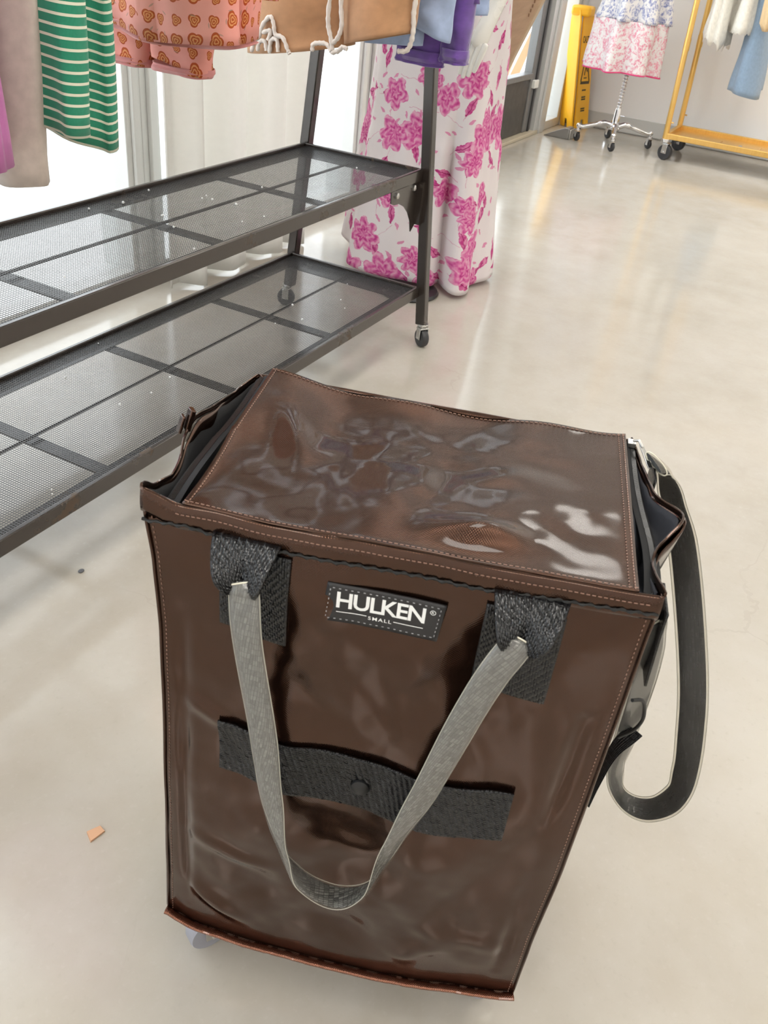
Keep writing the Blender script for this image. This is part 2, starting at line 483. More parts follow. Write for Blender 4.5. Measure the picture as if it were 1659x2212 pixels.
# cloths
M_TAUPE = cloth('taupe_cotton', (0.60, 0.51, 0.45))
M_MAGENTA = cloth('magenta_satin', (0.48, 0.12, 0.36), 0.5)
def mk_stripe():
    m = NT('green_stripe_jersey'); uv = m.coord('UV'); x, y, _ = m.sep(uv)
    f = m.math('FRACT', m.math('DIVIDE', y, 0.0128))
    s_ = m.math('LESS_THAN', f, 0.26)
    n = m.noise(uv, 200, 3)
    g = m.mix(n, (0.010, 0.19, 0.105), (0.022, 0.27, 0.155))
    m.set(Base_Color=m.mix(s_, g, (0.72, 0.70, 0.56)), Roughness=0.9, Sheen_Weight=0.2)
    m.bump(m.weave(uv, 6000, 6000), 0.3, 0.0004); return m.m
M_STRIPE_G = mk_stripe()
def mk_pinkprint():
    m = NT('pink_cloth_with_rust_blossoms'); uv = m.coord('UV')
    base = m.mix(m.noise(uv, 30, 3), (0.70, 0.27, 0.23), (0.78, 0.34, 0.29))
    # half-drop lattice of small sprigs
    mask, q, r_, a = blossom(m, uv, 37.0, (0.3, 0.2, 0), 3, 0.38, 0.22, 0.8, 0.9)
    ring = m.math('GREATER_THAN', m.math('ADD', m.math('SINE', m.math('MULTIPLY', q, 17.0)), m.math('MULTIPLY', m.math('SUBTRACT', m.noise(uv, 420, 2), 0.5), 3.0)), 0.0)
    core = m.math('GREATER_THAN', q, 0.86)
    col = m.mix(m.math('MAXIMUM', ring, core), (0.66, 0.27, 0.10), (0.40, 0.065, 0.008))
    c = m.mix(mask, base, col)
    lm, ve, st = leaf(m, uv, 37.0, (0.3, 0.62, 0), 0.18, 0.04, 0.8)
    c = m.mix(m.math('MULTIPLY', lm, 0.6), c, (0.28, 0.20, 0.15))
    m.set(Base_Color=c, Roughness=0.85); m.bump(m.weave(uv, 6000, 6000), 0.2, 0.0003); return m.m
M_PINK = mk_pinkprint()
M_PINKHEM = cloth('plain_pink_hem', (0.62, 0.25, 0.24))
M_BROWN = cloth('camel_linen', (0.42, 0.225, 0.11), 0.85)
M_LACE = cloth('white_lace', (0.78, 0.72, 0.66), 0.8, 2500, 0.9)
M_LBLUE = cloth('light_blue_cotton', (0.34, 0.42, 0.60), 0.85)
M_PURPLE = cloth('purple_velour', (0.115, 0.045, 0.26), 0.8, sheen=0.7, mott=0.2)
M_DENIM = cloth('blue_denim', (0.27, 0.37, 0.50), 0.85, 3500, 0.4)
M_CREAM = cloth('cream_lace', (0.88, 0.85, 0.78), 0.85, 900, 0.8)
M_TANST = cloth('tan_cloth', (0.80, 0.58, 0.33), 0.7)
M_CURTAIN = cloth('ivory_curtain', (0.88, 0.86, 0.82), 0.85, trans=0.45, mott=0.01, amt=0.05, sheen=0.0)
M_MANNEQ = simple('glossy_white_mannequin', (0.74, 0.72, 0.67), 0.25)
def mk_floral():
    m = NT('white_cloth_with_pink_flowers'); uv0 = m.coord('UV')
    wob = m.new('ShaderNodeTexNoise'); m.link(uv0, wob.inputs['Vector']); wob.inputs['Scale'].default_value = 45; wob.inputs['Detail'].default_value = 2
    sc = m.new('ShaderNodeVectorMath', operation='MULTIPLY_ADD'); m.link(wob.outputs['Color'], sc.inputs[0]); sc.inputs[1].default_value = (0.020, 0.020, 0); m.link(uv0, sc.inputs[2])
    uv = sc.outputs[0]
    base = m.mix(m.noise(uv0, 8, 2), (0.86, 0.78, 0.79), (0.90, 0.85, 0.84))
    c = base
    l1, v1, s1 = leaf(m, uv, 11.0, (0.1, 0.4, 0), 0.36, 0.13, 0.8)
    c = m.mix(m.math('MULTIPLY', s1, 0.6), c, (0.72, 0.25, 0.42))
    tone_n = m.noise(uv0, 70, 3)
    c = m.mix(l1, c, m.mix(v1, m.mix(m.map(tone_n, 0.4, 0.6), (0.78, 0.24, 0.46), (0.60, 0.05, 0.26)), (0.42, 0.02, 0.15)))
    l2, v2, s2 = leaf(m, uv, 21.0, (3.1, 1.4, 0), 0.26, 0.10, 0.5)
    c = m.mix(l2, c, (0.80, 0.33, 0.52))
    for scale, off, pet, R, keep in ((8.0, (5.3, 2.2, 0), 5, 0.40, 0.55), (6.2, (1.7, 8.2, 0), 7, 0.42, 0.55)):
        mask, q, rnd, a = blossom(m, uv, scale, off, pet, R)
        mask = m.math('MULTIPLY', mask, m.math('LESS_THAN', rnd, keep))
        wav = m.math('SINE', m.math('ADD', m.math('MULTIPLY', q, 15.0), m.math('MULTIPLY', m.math('SINE', m.math('MULTIPLY', a, pet)), 1.6)))
        tone = m.math('ADD', m.math('MULTIPLY', wav, 0.45), m.math('MULTIPLY', m.math('SUBTRACT', tone_n, 0.5), 2.4))
        tone = m.math('ADD', tone, m.math('MULTIPLY', q, 0.5))
        col = m.ramp(m.map(tone, -0.8, 1.0), [(0.0, (0.45, 0.02, 0.17)), (0.3, (0.68, 0.08, 0.33)), (0.65, (0.80, 0.24, 0.48)), (1.0, (0.86, 0.48, 0.62))])
        c = m.mix(mask, c, col)
    m.set(Base_Color=c, Roughness=0.8); m.bump(m.weave(uv0, 5000, 5000), 0.2, 0.0003)
    tr = m.new('ShaderNodeBsdfTranslucent'); m.put(tr.inputs[0], c)
    mx = m.new('ShaderNodeMixShader'); mx.inputs[0].default_value = 0.25
    m.link(m.b.outputs[0], mx.inputs[1]); m.link(tr.outputs[0], mx.inputs[2]); m.link(mx.outputs[0], m.out.inputs[0])
    return m.m
M_FLORAL = mk_floral()
def mk_toile(name, col, dens):
    m = NT(name); uv = m.coord('UV')
    a = m.noise(uv, 26, 6, 0.7, 1.5); b = m.noise(uv, 90, 4, 0.6, 1.0)
    k = m.math('MULTIPLY', m.map(a, 0.46, 0.56), m.map(b, 0.36, 0.56))
    m.set(Base_Color=m.mix(m.math('MULTIPLY', k, dens), (0.90, 0.87, 0.86), col), Roughness=0.85)
    tr = m.new('ShaderNodeBsdfTranslucent'); m.link(m.b.inputs['Base Color'].links[0].from_socket, tr.inputs[0])
    mx = m.new('ShaderNodeMixShader'); mx.inputs[0].default_value = 0.15
    m.link(m.b.outputs[0], mx.inputs[1]); m.link(tr.outputs[0], mx.inputs[2]); m.link(mx.outputs[0], m.out.inputs[0])
    return m.m
M_TOILE_B = mk_toile('blue_toile_print', (0.14, 0.18, 0.46), 0.9)
M_TOILE_P = mk_toile('pink_toile_print', (0.80, 0.20, 0.33), 0.9)
M_HOTPINK = cloth('hot_pink_binding', (0.72, 0.05, 0.20))
def mk_yellow():
    m = NT('yellow_plastic'); n = m.noise(m.coord('Object'), 12, 3)
    m.set(Base_Color=m.mix(n, (1.0, 0.47, 0.012), (1.0, 0.56, 0.03)), Roughness=0.4, Subsurface_Weight=0.0); return m.m
M_YELLOW = mk_yellow()
M_SIGNINK = simple('dark_sign_ink', (0.10, 0.065, 0.02), 0.6)
M_KRAFT = cloth('tan_woven_straw', (0.47, 0.335, 0.21), 0.8, 1600, 0.7)
M_KRAFTINK = simple('brown_ink', (0.22, 0.12, 0.06), 0.7)
M_WEDGE = simple('grey_wedge', (0.30, 0.29, 0.28), 0.35, 0.6)
M_SPECK = simple('white_specks', (0.82, 0.82, 0.82), 0.6)
M_SCRAP = simple('terracotta_paper', (0.62, 0.36, 0.22), 0.8)
M_DOT = simple('dark_grit', (0.10, 0.10, 0.11), 0.6)

# ================================================================== SETTING
RX0, RX1, RY0, RY1, RH = -3.6, 6.10, -4.6, 1.80, 3.1
struct(obj('floor', MB().span((RX0, RY0, -0.12), (RX1, RY1+0.10, 0)), M_FLOOR))
struct(obj('ceiling', MB().span((RX0, RY0, RH), (RX1, RY1+0.2, RH+0.15)), M_CEIL))
struct(obj('wall_back', MB().span((RX1, RY0, -0.1), (RX1+0.15, RY1+0.2, RH+0.1)), M_WALL))
struct(obj('wall_right', MB().span((RX0, RY0-0.15, -0.1), (RX1+0.15, RY0, RH+0.1)), M_WALL))
struct(obj('wall_front', MB().span((RX0-0.15, RY0, -0.1), (RX0, RY1+0.2, RH+0.1)), M_WALL))
struct(obj('wall_left', MB().span((RX0, RY1, 2.75), (RX1, RY1+0.16, RH+0.05)), M_WALL))     # header above the shop front
struct(obj('baseboard_back', MB().span((RX1-0.012, RY0, 0.004), (RX1, RY1-0.01, 0.098)), M_BASE, bevel=0.004))
# pavement outside
pv = struct(obj('ground_outside', MB().span((-30, RY1+0.10, -0.16), (40, 40, -0.02)), M_PAVE))
for nm, p_, q_ in (('the one nearer the door post', (7.89, 2.83), (18.5, 6.20)), ('the one farther from the door post', (7.71, 2.86), (17.6, 6.15))):
    tag(obj('painted_line', MB().bar((p_[0], p_[1], -0.019), (q_[0], q_[1], -0.019), 0.075, 0.004), M_STRIPE), 'thin orange line outside the glass door, '+nm, 'line', 'orange lines outside')

WY = RY1
def win_frame(name, x0, x1, z0, z1, w, mat, sill=0.06, depth=0.10, steps=True):
    """aluminium shop-front bay: stiles, rails, sash steps and a pane"""
    e = bpy.data.objects.new(name, None); COL.objects.link(e); e['kind'] = 'structure'
    e.location = ((x0+x1)/2, WY, z0)
    loc = Vector(e.location)
    def part(n, mb, m, bv=0.003):
        mb.v = [tuple(Vector(p)-loc) for p in mb.v]
        o = obj(n, mb, m, e, bevel=bv); o['kind'] = 'structure'; return o
    for a, b in ((x0, x0+w), (x1-w, x1)):
        part('stile', MB().span((a, WY-0.02, z0), (b, WY+depth, z1)), mat)
        if steps:
            part('stile_bead', MB().span((a+w*0.30, WY-0.034, z0), (b-w*0.30, WY-0.02, z1)), mat)
    part('sill', MB().span((x0+w, WY-0.02, z0), (x1-w, WY+depth, z0+sill)), mat)
    part('head_rail', MB().span((x0+w, WY-0.02, z1-sill), (x1-w, WY+depth, z1)), mat)
    part('pane', MB().span((x0+w*0.8, WY+0.035, z0+sill*0.8), (x1-w*0.8, WY+0.041, z1-sill*0.8)), M_GLASS, 0)
    return e
win_frame('window_1', -3.55, -1.70, 0, 2.75, 0.065, M_ALUW)
win_frame('window_2', -1.70, 0.15, 0, 2.75, 0.065, M_ALUW)
win_frame('window_3', 0.15, 2.00, 0, 2.75, 0.065, M_ALUW)
win_frame('window_4', 2.00, 3.30, 0, 2.75, 0.075, M_ALUW)
win_frame('window_5', 3.30, 4.30, 0, 2.75, 0.065, M_ALU)
win_frame('window_6', 5.47, 6.10, 0, 2.75, 0.20, M_ALU, 0.05)
# door: dark leaf with kick panel
d = bpy.data.objects.new('door_1', None); COL.objects.link(d); d['kind'] = 'structure'; d.location = (4.9, WY, 0)
def dpart(n, a, b, m, bv=0.004):
    mb = MB().span(a, b); mb.v = [tuple(Vector(p)-Vector(d.location)) for p in mb.v]
    o = obj(n, mb, m, d, bevel=bv); o['kind'] = 'structure'; return o
dpart('kick_panel', (4.42, WY+0.010, 0.022), (5.33, WY+0.055, 0.315), M_DOOR)
dpart('lower_rail', (4.42, WY-0.006, 0.315), (5.33, WY+0.055, 0.345), M_DOORF)
dpart('stile', (5.33, WY+0.004, 0.022), (5.465, WY+0.055, 2.68), M_DOORF)
dpart('stile', (4.30, WY+0.004, 0.022), (4.42, WY+0.055, 2.68), M_DOORF)
dpart('head_rail', (4.30, WY+0.004, 2.56), (5.465, WY+0.055, 2.75), M_DOORF)
dpart('pane', (4.41, WY+0.028, 0.34), (5.34, WY+0.034, 2.57), M_GLASS, 0)
dpart('door_seal', (5.40, WY-0.003, 0.022), (5.425, WY+0.006, 2.6), M_RUBBER, 0)
dpart('latch_cover', (5.355, WY-0.016, 0.262), (5.425, WY+0.006, 0.305), M_WHITEPL)
struct(obj('trim_1', MB().span((4.20, WY-0.03, 0.0), (5.52, WY+0.12, 0.020)), M_BRONZE, bevel=0.004))
# unseen ceiling panels, added as fill and guessed to match the light
for i, (x, y) in enumerate([(x, y) for x in (-2.2, 1.3, 4.9) for y in (-3.0, -1.3, 0.5)]):
    row = {0.5: 'in the row nearest the window', -1.3: 'in the middle row', -3.0: 'in the row farthest from the window'}[y]
    pos = {-2.2: 'behind the camera', 1.3: 'halfway down the shop', 4.9: 'nearest the back wall'}[x]
    t = thing('fill_ceiling_panel', (x, y, RH-0.06), 'unseen white ceiling light panel added as fill %s, %s' % (row, pos), 'light', 0, 'added ceiling fill panels')
    f = MB(); L_, W_ = 1.2, 0.6
    for a, b in (((-L_/2, -W_/2, 0), (L_/2, -W_/2+0.03, 0.06)), ((-L_/2, W_/2-0.03, 0), (L_/2, W_/2, 0.06)), ((-L_/2, -W_/2, 0), (-L_/2+0.03, W_/2, 0.06)), ((L_/2-0.03, -W_/2, 0), (L_/2, W_/2, 0.06))): f.span(a, b)
    obj('frame', f, M_WHITEPL, t)
    obj('diffuser', MB().span((-L_/2+0.03, -W_/2+0.03, 0.012), (L_/2-0.03, W_/2-0.03, 0.03)), M_FILL_PANEL, t)

# ================================================================== CURTAIN
def curtain(x0, x1, y, label):
    t = thing('curtain', ((x0+x1)/2, y, 0), label, 'curtain')
    cx = (x0+x1)/2
    def fn(u, v):
        x = x0 + (x1-x0)*u
        z = 0.010 + v*2.55
        amp = 0.034*(1-0.35*v)
        ph = u*pi*2*4.3 + 0.9*sin(u*7) + 0.30*nz(u*4, v*0.8, 2.0)
        yy = amp*sin(ph) + 0.010*sin(ph*2.3+1) + 0.012*nz(u*5, v*0.9, 7)
        if v < 0.05: z += (0.006*nz(u*9, 3.3)+0.003*sin(ph))*(1-v/0.05)
        return Vector((x-cx + 0.008*cos(ph), yy, z))
    obj('panel', MB().grid(fn, 110, 40, x1-x0, 2.5), M_CURTAIN, t, solid=0.002)
    obj('rod', MB().cyl((x0-cx-0.1, 0, 2.58), (x1-cx+0.1, 0, 2.58), 0.014), M_STEEL, t)
    for xx in (x0-cx-0.06, x1-cx+0.06):
        obj('rod_bracket', MB().bar((xx, 0, 2.58), (xx, WY-0.016-y, 2.58), 0.02, 0.03), M_STEEL, t)
    return t
curtain(1.99, 2.75, 1.685, 'ivory floor-length curtain in soft folds beside the window behind the shelf rack')

# ================================================================== CLOTHES RACK
XR, XL = 2.150, -0.20
def Fy(z): return 0.9235 + 0.0925*z
def By(z): return 1.3764 - 0.0925*z
rk = thing('clothes_rack', (1.0, 1.15, 0), 'dark bronze metal clothes rack with two wire mesh shelves', 'clothes rack')
RO = Vector((1.0, 1.15, 0))
def rp(name, mb, mat, parent=rk, **kw):
    mb.v = [tuple(Vector(p)-RO) for p in mb.v]
    return obj(name, mb, mat, parent, **kw)
ZT = 1.56
for x in (XR, XL):
    rp('post', MB().bar((x, Fy(0.062)-0.004, 0.062), (x, Fy(ZT)-0.004, ZT), 0.028, 0.028, up=(1, 0, 0)), M_RACK, bevel=0.003)
    rp('post', MB().bar((x, By(0.062), 0.062), (x, By(ZT), ZT), 0.028, 0.028, up=(1, 0, 0)), M_RACK, bevel=0.003)
    rp('end_bar', MB().bar((x, Fy(ZT)-0.02, ZT-0.014), (x, By(ZT)+0.02, ZT-0.014), 0.028, 0.028), M_RACK, bevel=0.003)
rp('hanging_rail', MB().cyl((XL-0.05, 1.15, ZT+0.016), (XR+0.28, 1.15, ZT+0.016), 0.016), M_RACK)
def caster(parent, x, y, ztop, R, ax, name='caster', tyre=M_RUBBER, hub=M_STEEL, off=None):
    """swivel caster: top plate, forked housing, wheel with hub"""
    P0 = Vector((x, y, R)) + (Vector(off) if off else Vector((0, 0, 0)))
    ax = Vector(ax).normalized()
    f = MB()
    w = R*0.36
    f.cyl((x, y, ztop), (x, y, ztop-max(0.004, (ztop-2*R)*0.6)), R*0.62)
    top = Vector((x, y, ztop-(ztop-2*R)*0.5))
    for s in (-1, 1):
        a = P0 + ax*s*(w+0.004)
        b = Vector((P0.x, P0.y, 2.03*R)) + ax*s*(w+0.004)
        f.bar(a-Vector((0, 0, R*0.15)), b, 0.0025, R*0.75, up=ax.cross(Vector((0, 0, 1))))
    cen = Vector((P0.x, P0.y, 2.1*R))
    f.bar(cen - ax*(w+0.005), cen + ax*(w+0.005), R*0.95, 0.004)
    f.bar(P0-ax*(w+0.007), P0+ax*(w+0.007), R*0.22, R*0.22)
    return f, P0, ax, w
def add_caster(parent, org, x, y, ztop, R, ax, tyre=M_RUBBER, housing=M_STEEL, hubm=M_STEEL, off=None):
    f, P0, ax, w = caster(parent, x, y, ztop, R, ax, off=off)
    f.v = [tuple(Vector(p)-org) for p in f.v]
    c = obj('caster', f, housing, parent, bevel=0.0012)
    m = MB().lathe([(R*0.62, -w), (R*0.93, -w), (R, -w*0.7), (R, w*0.7), (R*0.93, w), (R*0.62, w)], P0-org, ax, 28)
    obj('tyre', m, tyre, c)
    h = MB().lathe([(R*0.2, -w*0.9), (R*0.64, -w*0.72), (R*0.64, w*0.72), (R*0.2, w*0.9)], P0-org, ax, 20)
    obj('hub', h, hubm, c)
    return c
for x in (XR, XL):
    add_caster(rk, RO, x, Fy(0)-0.004, 0.064, 0.026, (0.75, -0.5, 0), off=(-0.008, -0.004, 0))
    add_caster(rk, RO, x, By(0), 0.064, 0.026, (0.9, 0.3, 0), off=(-0.008, 0.0, 0))
X1 = XR-0.015
for zi, (z, bars) in enumerate(((0.478, 1), (0.1704, 1))):
    y0, y1 = Fy(z), By(z)
    X0 = XL+0.015
    for nm, yy, s in (('front_rail', y0, 1), ('rear_rail', y1, -1)):
        m = MB().span((X0, yy, z-0.030), (X1, yy+s*0.010, z))
        rp(nm, m, M_RACK, bevel=0.002)
        rp('shelf_flange', MB().span((X0, yy+s*0.010, z-0.020), (X1, yy+s*0.042, z-0.017)), M_RACK)
    for nm, xx, s in (('end_rail', X1, -1), ('end_rail', X0, 1)):
        rp(nm, MB().span((xx+s*0.010, y0+0.010, z-0.030), (xx, y1-0.010, z)), M_RACK, bevel=0.002)
        rp('shelf_flange', MB().span((xx+s*0.010, y0+0.042, z-0.020), (xx+s*0.075, y1-0.042, z-0.017)), M_RACK)
    for xb in (1.725, 1.342, 0.956, 0.573, 0.19):
        rp('cross_bar', MB().span((xb-0.014, y0+0.010, z-0.0245), (xb+0.014, y1-0.010, z-0.0205)), M_RACK)
    ym = (y0+y1)/2
    rp('support_rod', MB().cyl((X0+0.01, ym, z-0.0125), (X1-0.01, ym, z-0.0125), 0.0032, 8), M_RACK)
    w = MB(); pitch = 0.0052; wt = 0.0011
    yy = y0+0.011
    while yy < y1-0.010:
        w.box(((X0+X1)/2, yy, z-0.0085), (X1-X0-0.021, wt, 0.0004)); yy += pitch
    xx = X0+0.011
    while xx < X1-0.010:
        w.box((xx, (y0+y1)/2, z-0.0078), (wt, y1-y0-0.021, 0.0004)); xx += pitch
    rp('wire_mesh', w, M_MESH, kind='stuff')
sp = MB()
for k in range(34):
    zz = random.choice((0.478, 0.478, 0.1704, 0.1704))
    x = random.uniform(0.75, 2.1); y = random.uniform(Fy(zz)+0.012, By(zz)-0.012); r = random.uniform(0.0012, 0.0030)
    sp.ball((x, y, zz-0.0065+r*0.5), r, 6)
rp('white_flecks', sp, M_SPECK, kind='stuff')
# curved gusset plate under the upper shelf with two bolts
gp = [(1.972, 0.4475), (2.136, 0.4475), (2.136, 0.345), (2.106, 0.322), (2.097, 0.352), (2.078, 0.377), (2.052, 0.397), (2.020, 0.410), (1.992, 0.412), (1.976, 0.418)]
g = rp('gusset_plate', MB().prism(gp, lambda x, z: Vector((x, 0.972, z)), lambda x, z: Vector((x, 0.975, z))), M_RACK)
rp('gusset_flange', MB().span((2.118, 0.956, 0.340), (2.136, 0.972, 0.4475)), M_RACK)
for x, z in ((2.000, 0.434), (2.095, 0.437)):
    rp('bolt', MB().lathe([(0.008, 0), (0.008, 0.005), (0.005, 0.007)], (x, 0.972, z), (0, -1, 0), 6), M_STEEL)

# ================================================================== HANGING GARMENTS
def garment(levels, mat_lu=1.0, nu=72, nvs=10, folds=(), hem=None, seed=0.0, sq=2.0):
    """cloth tube; levels: (z, cx, cy, half_width_y, half_depth_x). folds: (k, amp, phase) grow towards the hem"""
    mb = MB()
    zs = [l[0] for l in levels]; zt, zb = max(zs), min(zs)
    def fn(u, v):
        a = 2*pi*u
        z = zt + (zb-zt)*v
        tabs = sorted((l[0], l) for l in levels)
        def it(i): return interp([(t[0], t[1][i]) for t in tabs], z)
        cx, cy, A, B = it(1), it(2), it(3), it(4)
        ca, sa = cos(a), sin(a)
        ex = 2/sq
        y = A*math.copysign(abs(ca)**ex, ca); x = -B*math.copysign(abs(sa)**ex, sa)
        g = v
        f = sum(am*sin(k*a+ph+0.8*nz(v*2.2, k, seed)) for k, am, ph in folds)*(0.25+0.75*g)
        f += 0.010*nz(u*6, v*3, seed)*(0.3+g)
        x -= f*math.copysign(1, sa)*(abs(sa)**0.5)
        y += f*0.35*ca
        dz = hem(a, u) if hem else 0
        z2 = z + dz*(v**1.5)
        return Vector((cx+x, cy+y, z2))
    per = 2*(max(l[3] for l in levels)*2)
    mb.grid(fn, nu, nvs*2, per, zb-zt, True)
    return mb
RAILZ = ZT+0.016
def hang_thing(name, label, x, cat, group=None):
    t = thing(name, (x, 1.15, 0), label, cat, 0, group)
    # wooden-shouldered hanger with a wire hook over the rail
    hk = MB().tube([(0.0, 0, RAILZ-0.02), (0.013, 0, RAILZ-0.012), (0.018, 0, RAILZ+0.004), (0.010, 0, RAILZ+0.019), (-0.006, 0, RAILZ+0.0195), (-0.016, 0, RAILZ+0.008)], 0.0018, 6)
    hk.tube([(0, 0, RAILZ-0.02), (0, 0, RAILZ-0.075)], 0.0018, 6)
    hk.tube([(0, -0.19, RAILZ-0.135), (0, -0.10, RAILZ-0.095), (0, 0, RAILZ-0.075), (0, 0.10, RAILZ-0.095), (0, 0.19, RAILZ-0.135)], 0.006, 8)
    obj('hanger', hk, M_STEEL, t)
    return t
def gpart(t, name, mb, mat, solid=0.0022, **kw):
    o = Vector(t.location); mb.v = [tuple(Vector(p)-o) for p in mb.v]
    return obj(name, mb, mat, t, solid=solid, sharp=60, **kw)
HT = RAILZ-0.10
# magenta skirt (leftmost, only an edge in view)
t = hang_thing('magenta_skirt', 'magenta satin garment at the left end, mostly out of frame', 0.80, 'clothing')
gpart(t, 'cloth', garment([(HT, 0.80, 1.15, 0.19, 0.03), (1.0, 0.80, 1.15, 0.205, 0.04), (0.690, 0.80, 1.15, 0.215, 0.045)], folds=((7, 0.012, 0.3), (11, 0.006, 1))), M_MAGENTA)
# taupe trousers
t = hang_thing('taupe_trousers', 'long taupe trousers hanging lowest, left of the green striped top', 0.90, 'clothing')
gpart(t, 'waist', garment([(HT, 0.90, 1.15, 0.19, 0.03), (1.22, 0.90, 1.15, 0.215, 0.04)], folds=((5, 0.006, 0.3),)), M_TAUPE)
gpart(t, 'leg', garment([(1.24, 0.90, 1.055, 0.105, 0.036), (0.9, 0.90, 1.045, 0.088, 0.034), (0.640, 0.90, 1.055, 0.076, 0.032)], folds=((3, 0.006, 0.8), (6, 0.003, 2)), hem=lambda a, u: -0.006*cos(a)), M_TAUPE)
gpart(t, 'leg', garment([(1.24, 0.90, 1.255, 0.112, 0.036), (0.9, 0.90, 1.25, 0.10, 0.034), (0.640, 0.90, 1.22, 0.080, 0.032)], folds=((3, 0.006, 0.2),)), M_TAUPE)
# green striped top
t = hang_thing('striped_top', 'green and cream striped long-sleeved jersey top', 1.05, 'clothing')
gpart(t, 'body', garment([(HT, 1.06, 1.15, 0.19, 0.03), (1.2, 1.06, 1.15, 0.205, 0.045), (0.9, 1.055, 1.165, 0.170, 0.05), (0.682, 1.05, 1.168, 0.170, 0.052)], folds=((5, 0.010, 2.2), (8, 0.006, 0.3)), hem=lambda a, u: -0.030*exp(-((a-pi)/0.75)**2)+0.012, nvs=14), M_STRIPE_G)
gpart(t, 'sleeve', garment([(1.40, 1.02, 1.00, 0.070, 0.035), (1.1, 0.96, 0.97, 0.050, 0.026), (0.85, 0.925, 0.950, 0.036, 0.022), (0.722, 0.915, 0.948, 0.034, 0.018)], folds=((3, 0.003, 1),), hem=lambda a, u: 0.004*cos(a), nvs=14, sq=2.6), M_STRIPE_G)
gpart(t, 'sleeve', garment([(1.40, 1.10, 1.30, 0.070, 0.03), (1.1, 1.12, 1.32, 0.048, 0.026), (0.80, 1.12, 1.31, 0.040, 0.02)], folds=((3, 0.003, 1),)), M_STRIPE_G)
# pink blossom blouse + shorts
t = hang_thing('pink_blouse', 'pink blouse with rust blossom print, above the matching shorts', 1.38, 'clothing', None)
hemf = lambda a, u: 0.008*sin(a*2+0.5) - 0.004*cos(a)
L_BL = [(HT, 1.40, 1.15, 0.19, 0.03), (1.2, 1.39, 1.15, 0.19, 0.045), (0.95, 1.38, 1.15, 0.19, 0.055), (0.797, 1.375, 1.155, 0.186, 0.058)]
FB = ((4, 0.012, 0.9), (7, 0.007, 2.0))
gpart(t, 'cloth', garment(L_BL, folds=FB, hem=hemf, nvs=12, seed=3.0), M_PINK)
gpart(t, 'hem_band', garment([(0.806, 1.375, 1.155, 0.183, 0.0555), (0.790, 1.375, 1.155, 0.183, 0.0555)], folds=FB, hem=hemf, nvs=2, seed=3.0), M_PINKHEM)
gpart(t, 'front_panel', garment([(1.10, 1.345, 1.075, 0.075, 0.030), (0.95, 1.325, 1.065, 0.105, 0.032), (0.790, 1.315, 1.050, 0.100, 0.034)], folds=((3, 0.008, 1.2), (5, 0.004, 0.4)), hem=lambda a, u: -0.010*cos(a)+0.004, seed=6.0), M_PINK)
t2 = hang_thing('pink_shorts', 'pink shorts with rust blossom print and hem bands, below the matching blouse', 1.47, 'clothing')
gpart(t2, 'waist', garment([(1.10, 1.47, 1.16, 0.17, 0.03), (0.86, 1.47, 1.18, 0.19, 0.045)], folds=((6, 0.006, 0.3),)), M_PINK)
for nm, cy, A, zb in (('leg', 1.190, 0.066, 0.728), ('leg', 1.340, 0.078, 0.727)):
    hf = lambda a, u: 0.008*cos(a)+0.004*sin(2*a)
    gpart(t2, nm, garment([(0.87, 1.47, cy, A*1.05, 0.045), (zb, 1.465, cy, A, 0.040)], folds=((3, 0.007, 0.5),), hem=hf, seed=cy), M_PINK)
    gpart(t2, 'hem_band', garment([(zb+0.002, 1.465, cy, A, 0.0405), (zb-0.012, 1.465, cy, A, 0.041)], folds=((3, 0.007, 0.5),), hem=lambda a, u: 0.0, nvs=2, seed=cy), M_PINKHEM)
gpart(t2, 'strap', MB().bar((1.47, 1.15, 1.09), (1.47, 1.15, RAILZ-0.075), 0.02, 0.003), M_PINKHEM, 0)
# camel shorts with white lace motifs
t = hang_thing('camel_shorts', 'camel brown linen shorts with white lace motifs', 1.95, 'clothing')
gpart(t, 'waist', garment([(1.22, 1.95, 1.15, 0.17, 0.04), (0.88, 1.95, 1.150, 0.215, 0.060)], folds=((5, 0.006, 0.4),)), M_BROWN)
LEG1 = [(0.95, 1.945, 1.24, 0.135, 0.060), (0.728, 1.94, 1.232, 0.140, 0.066)]
gpart(t, 'leg', garment(LEG1, folds=((4, 0.006, 1.4),), hem=lambda a, u: -0.026*cos(a)-0.006*sin(a), seed=1.2), M_BROWN)
LEG2 = [(0.95, 1.925, 1.03, 0.105, 0.052), (0.775, 1.90, 1.005, 0.082, 0.055)]
gpart(t, 'leg', garment(LEG2, folds=((3, 0.008, 2.4),), hem=lambda a, u: -0.022*cos(a)+0.006, seed=4.2), M_BROWN)
gpart(t, 'strap', MB().bar((1.95, 1.15, 1.21), (1.95, 1.15, RAILZ-0.075), 0.02, 0.003), M_BROWN, 0)
def lace(path, x, r=0.0045):
    pts = catmull([(x, y, z) for y, z in path], 5)
    return MB().tube(pts, [r*(0.8+0.45*abs(sin(i*1.1))) for i in range(len(pts))], 6)
XA = 1.868
for pth in (
    [(1.322, 0.712), (1.313, 0.735), (1.300, 0.748), (1.292, 0.770), (1.272, 0.790), (1.262, 0.778), (1.257, 0.757), (1.236, 0.752), (1.222, 0.730), (1.216, 0.722)],
    [(1.305, 0.716), (1.300, 0.735), (1.285, 0.738), (1.280, 0.720)], [(1.272, 0.716), (1.268, 0.742), (1.252, 0.746), (1.248, 0.722)],
    [(1.292, 0.755), (1.270, 0.762), (1.276, 0.742)]):
    gpart(t, 'lace_motif', lace(pth, XA+0.004), M_LACE, 0, label='white scalloped lace motif sewn on the front')
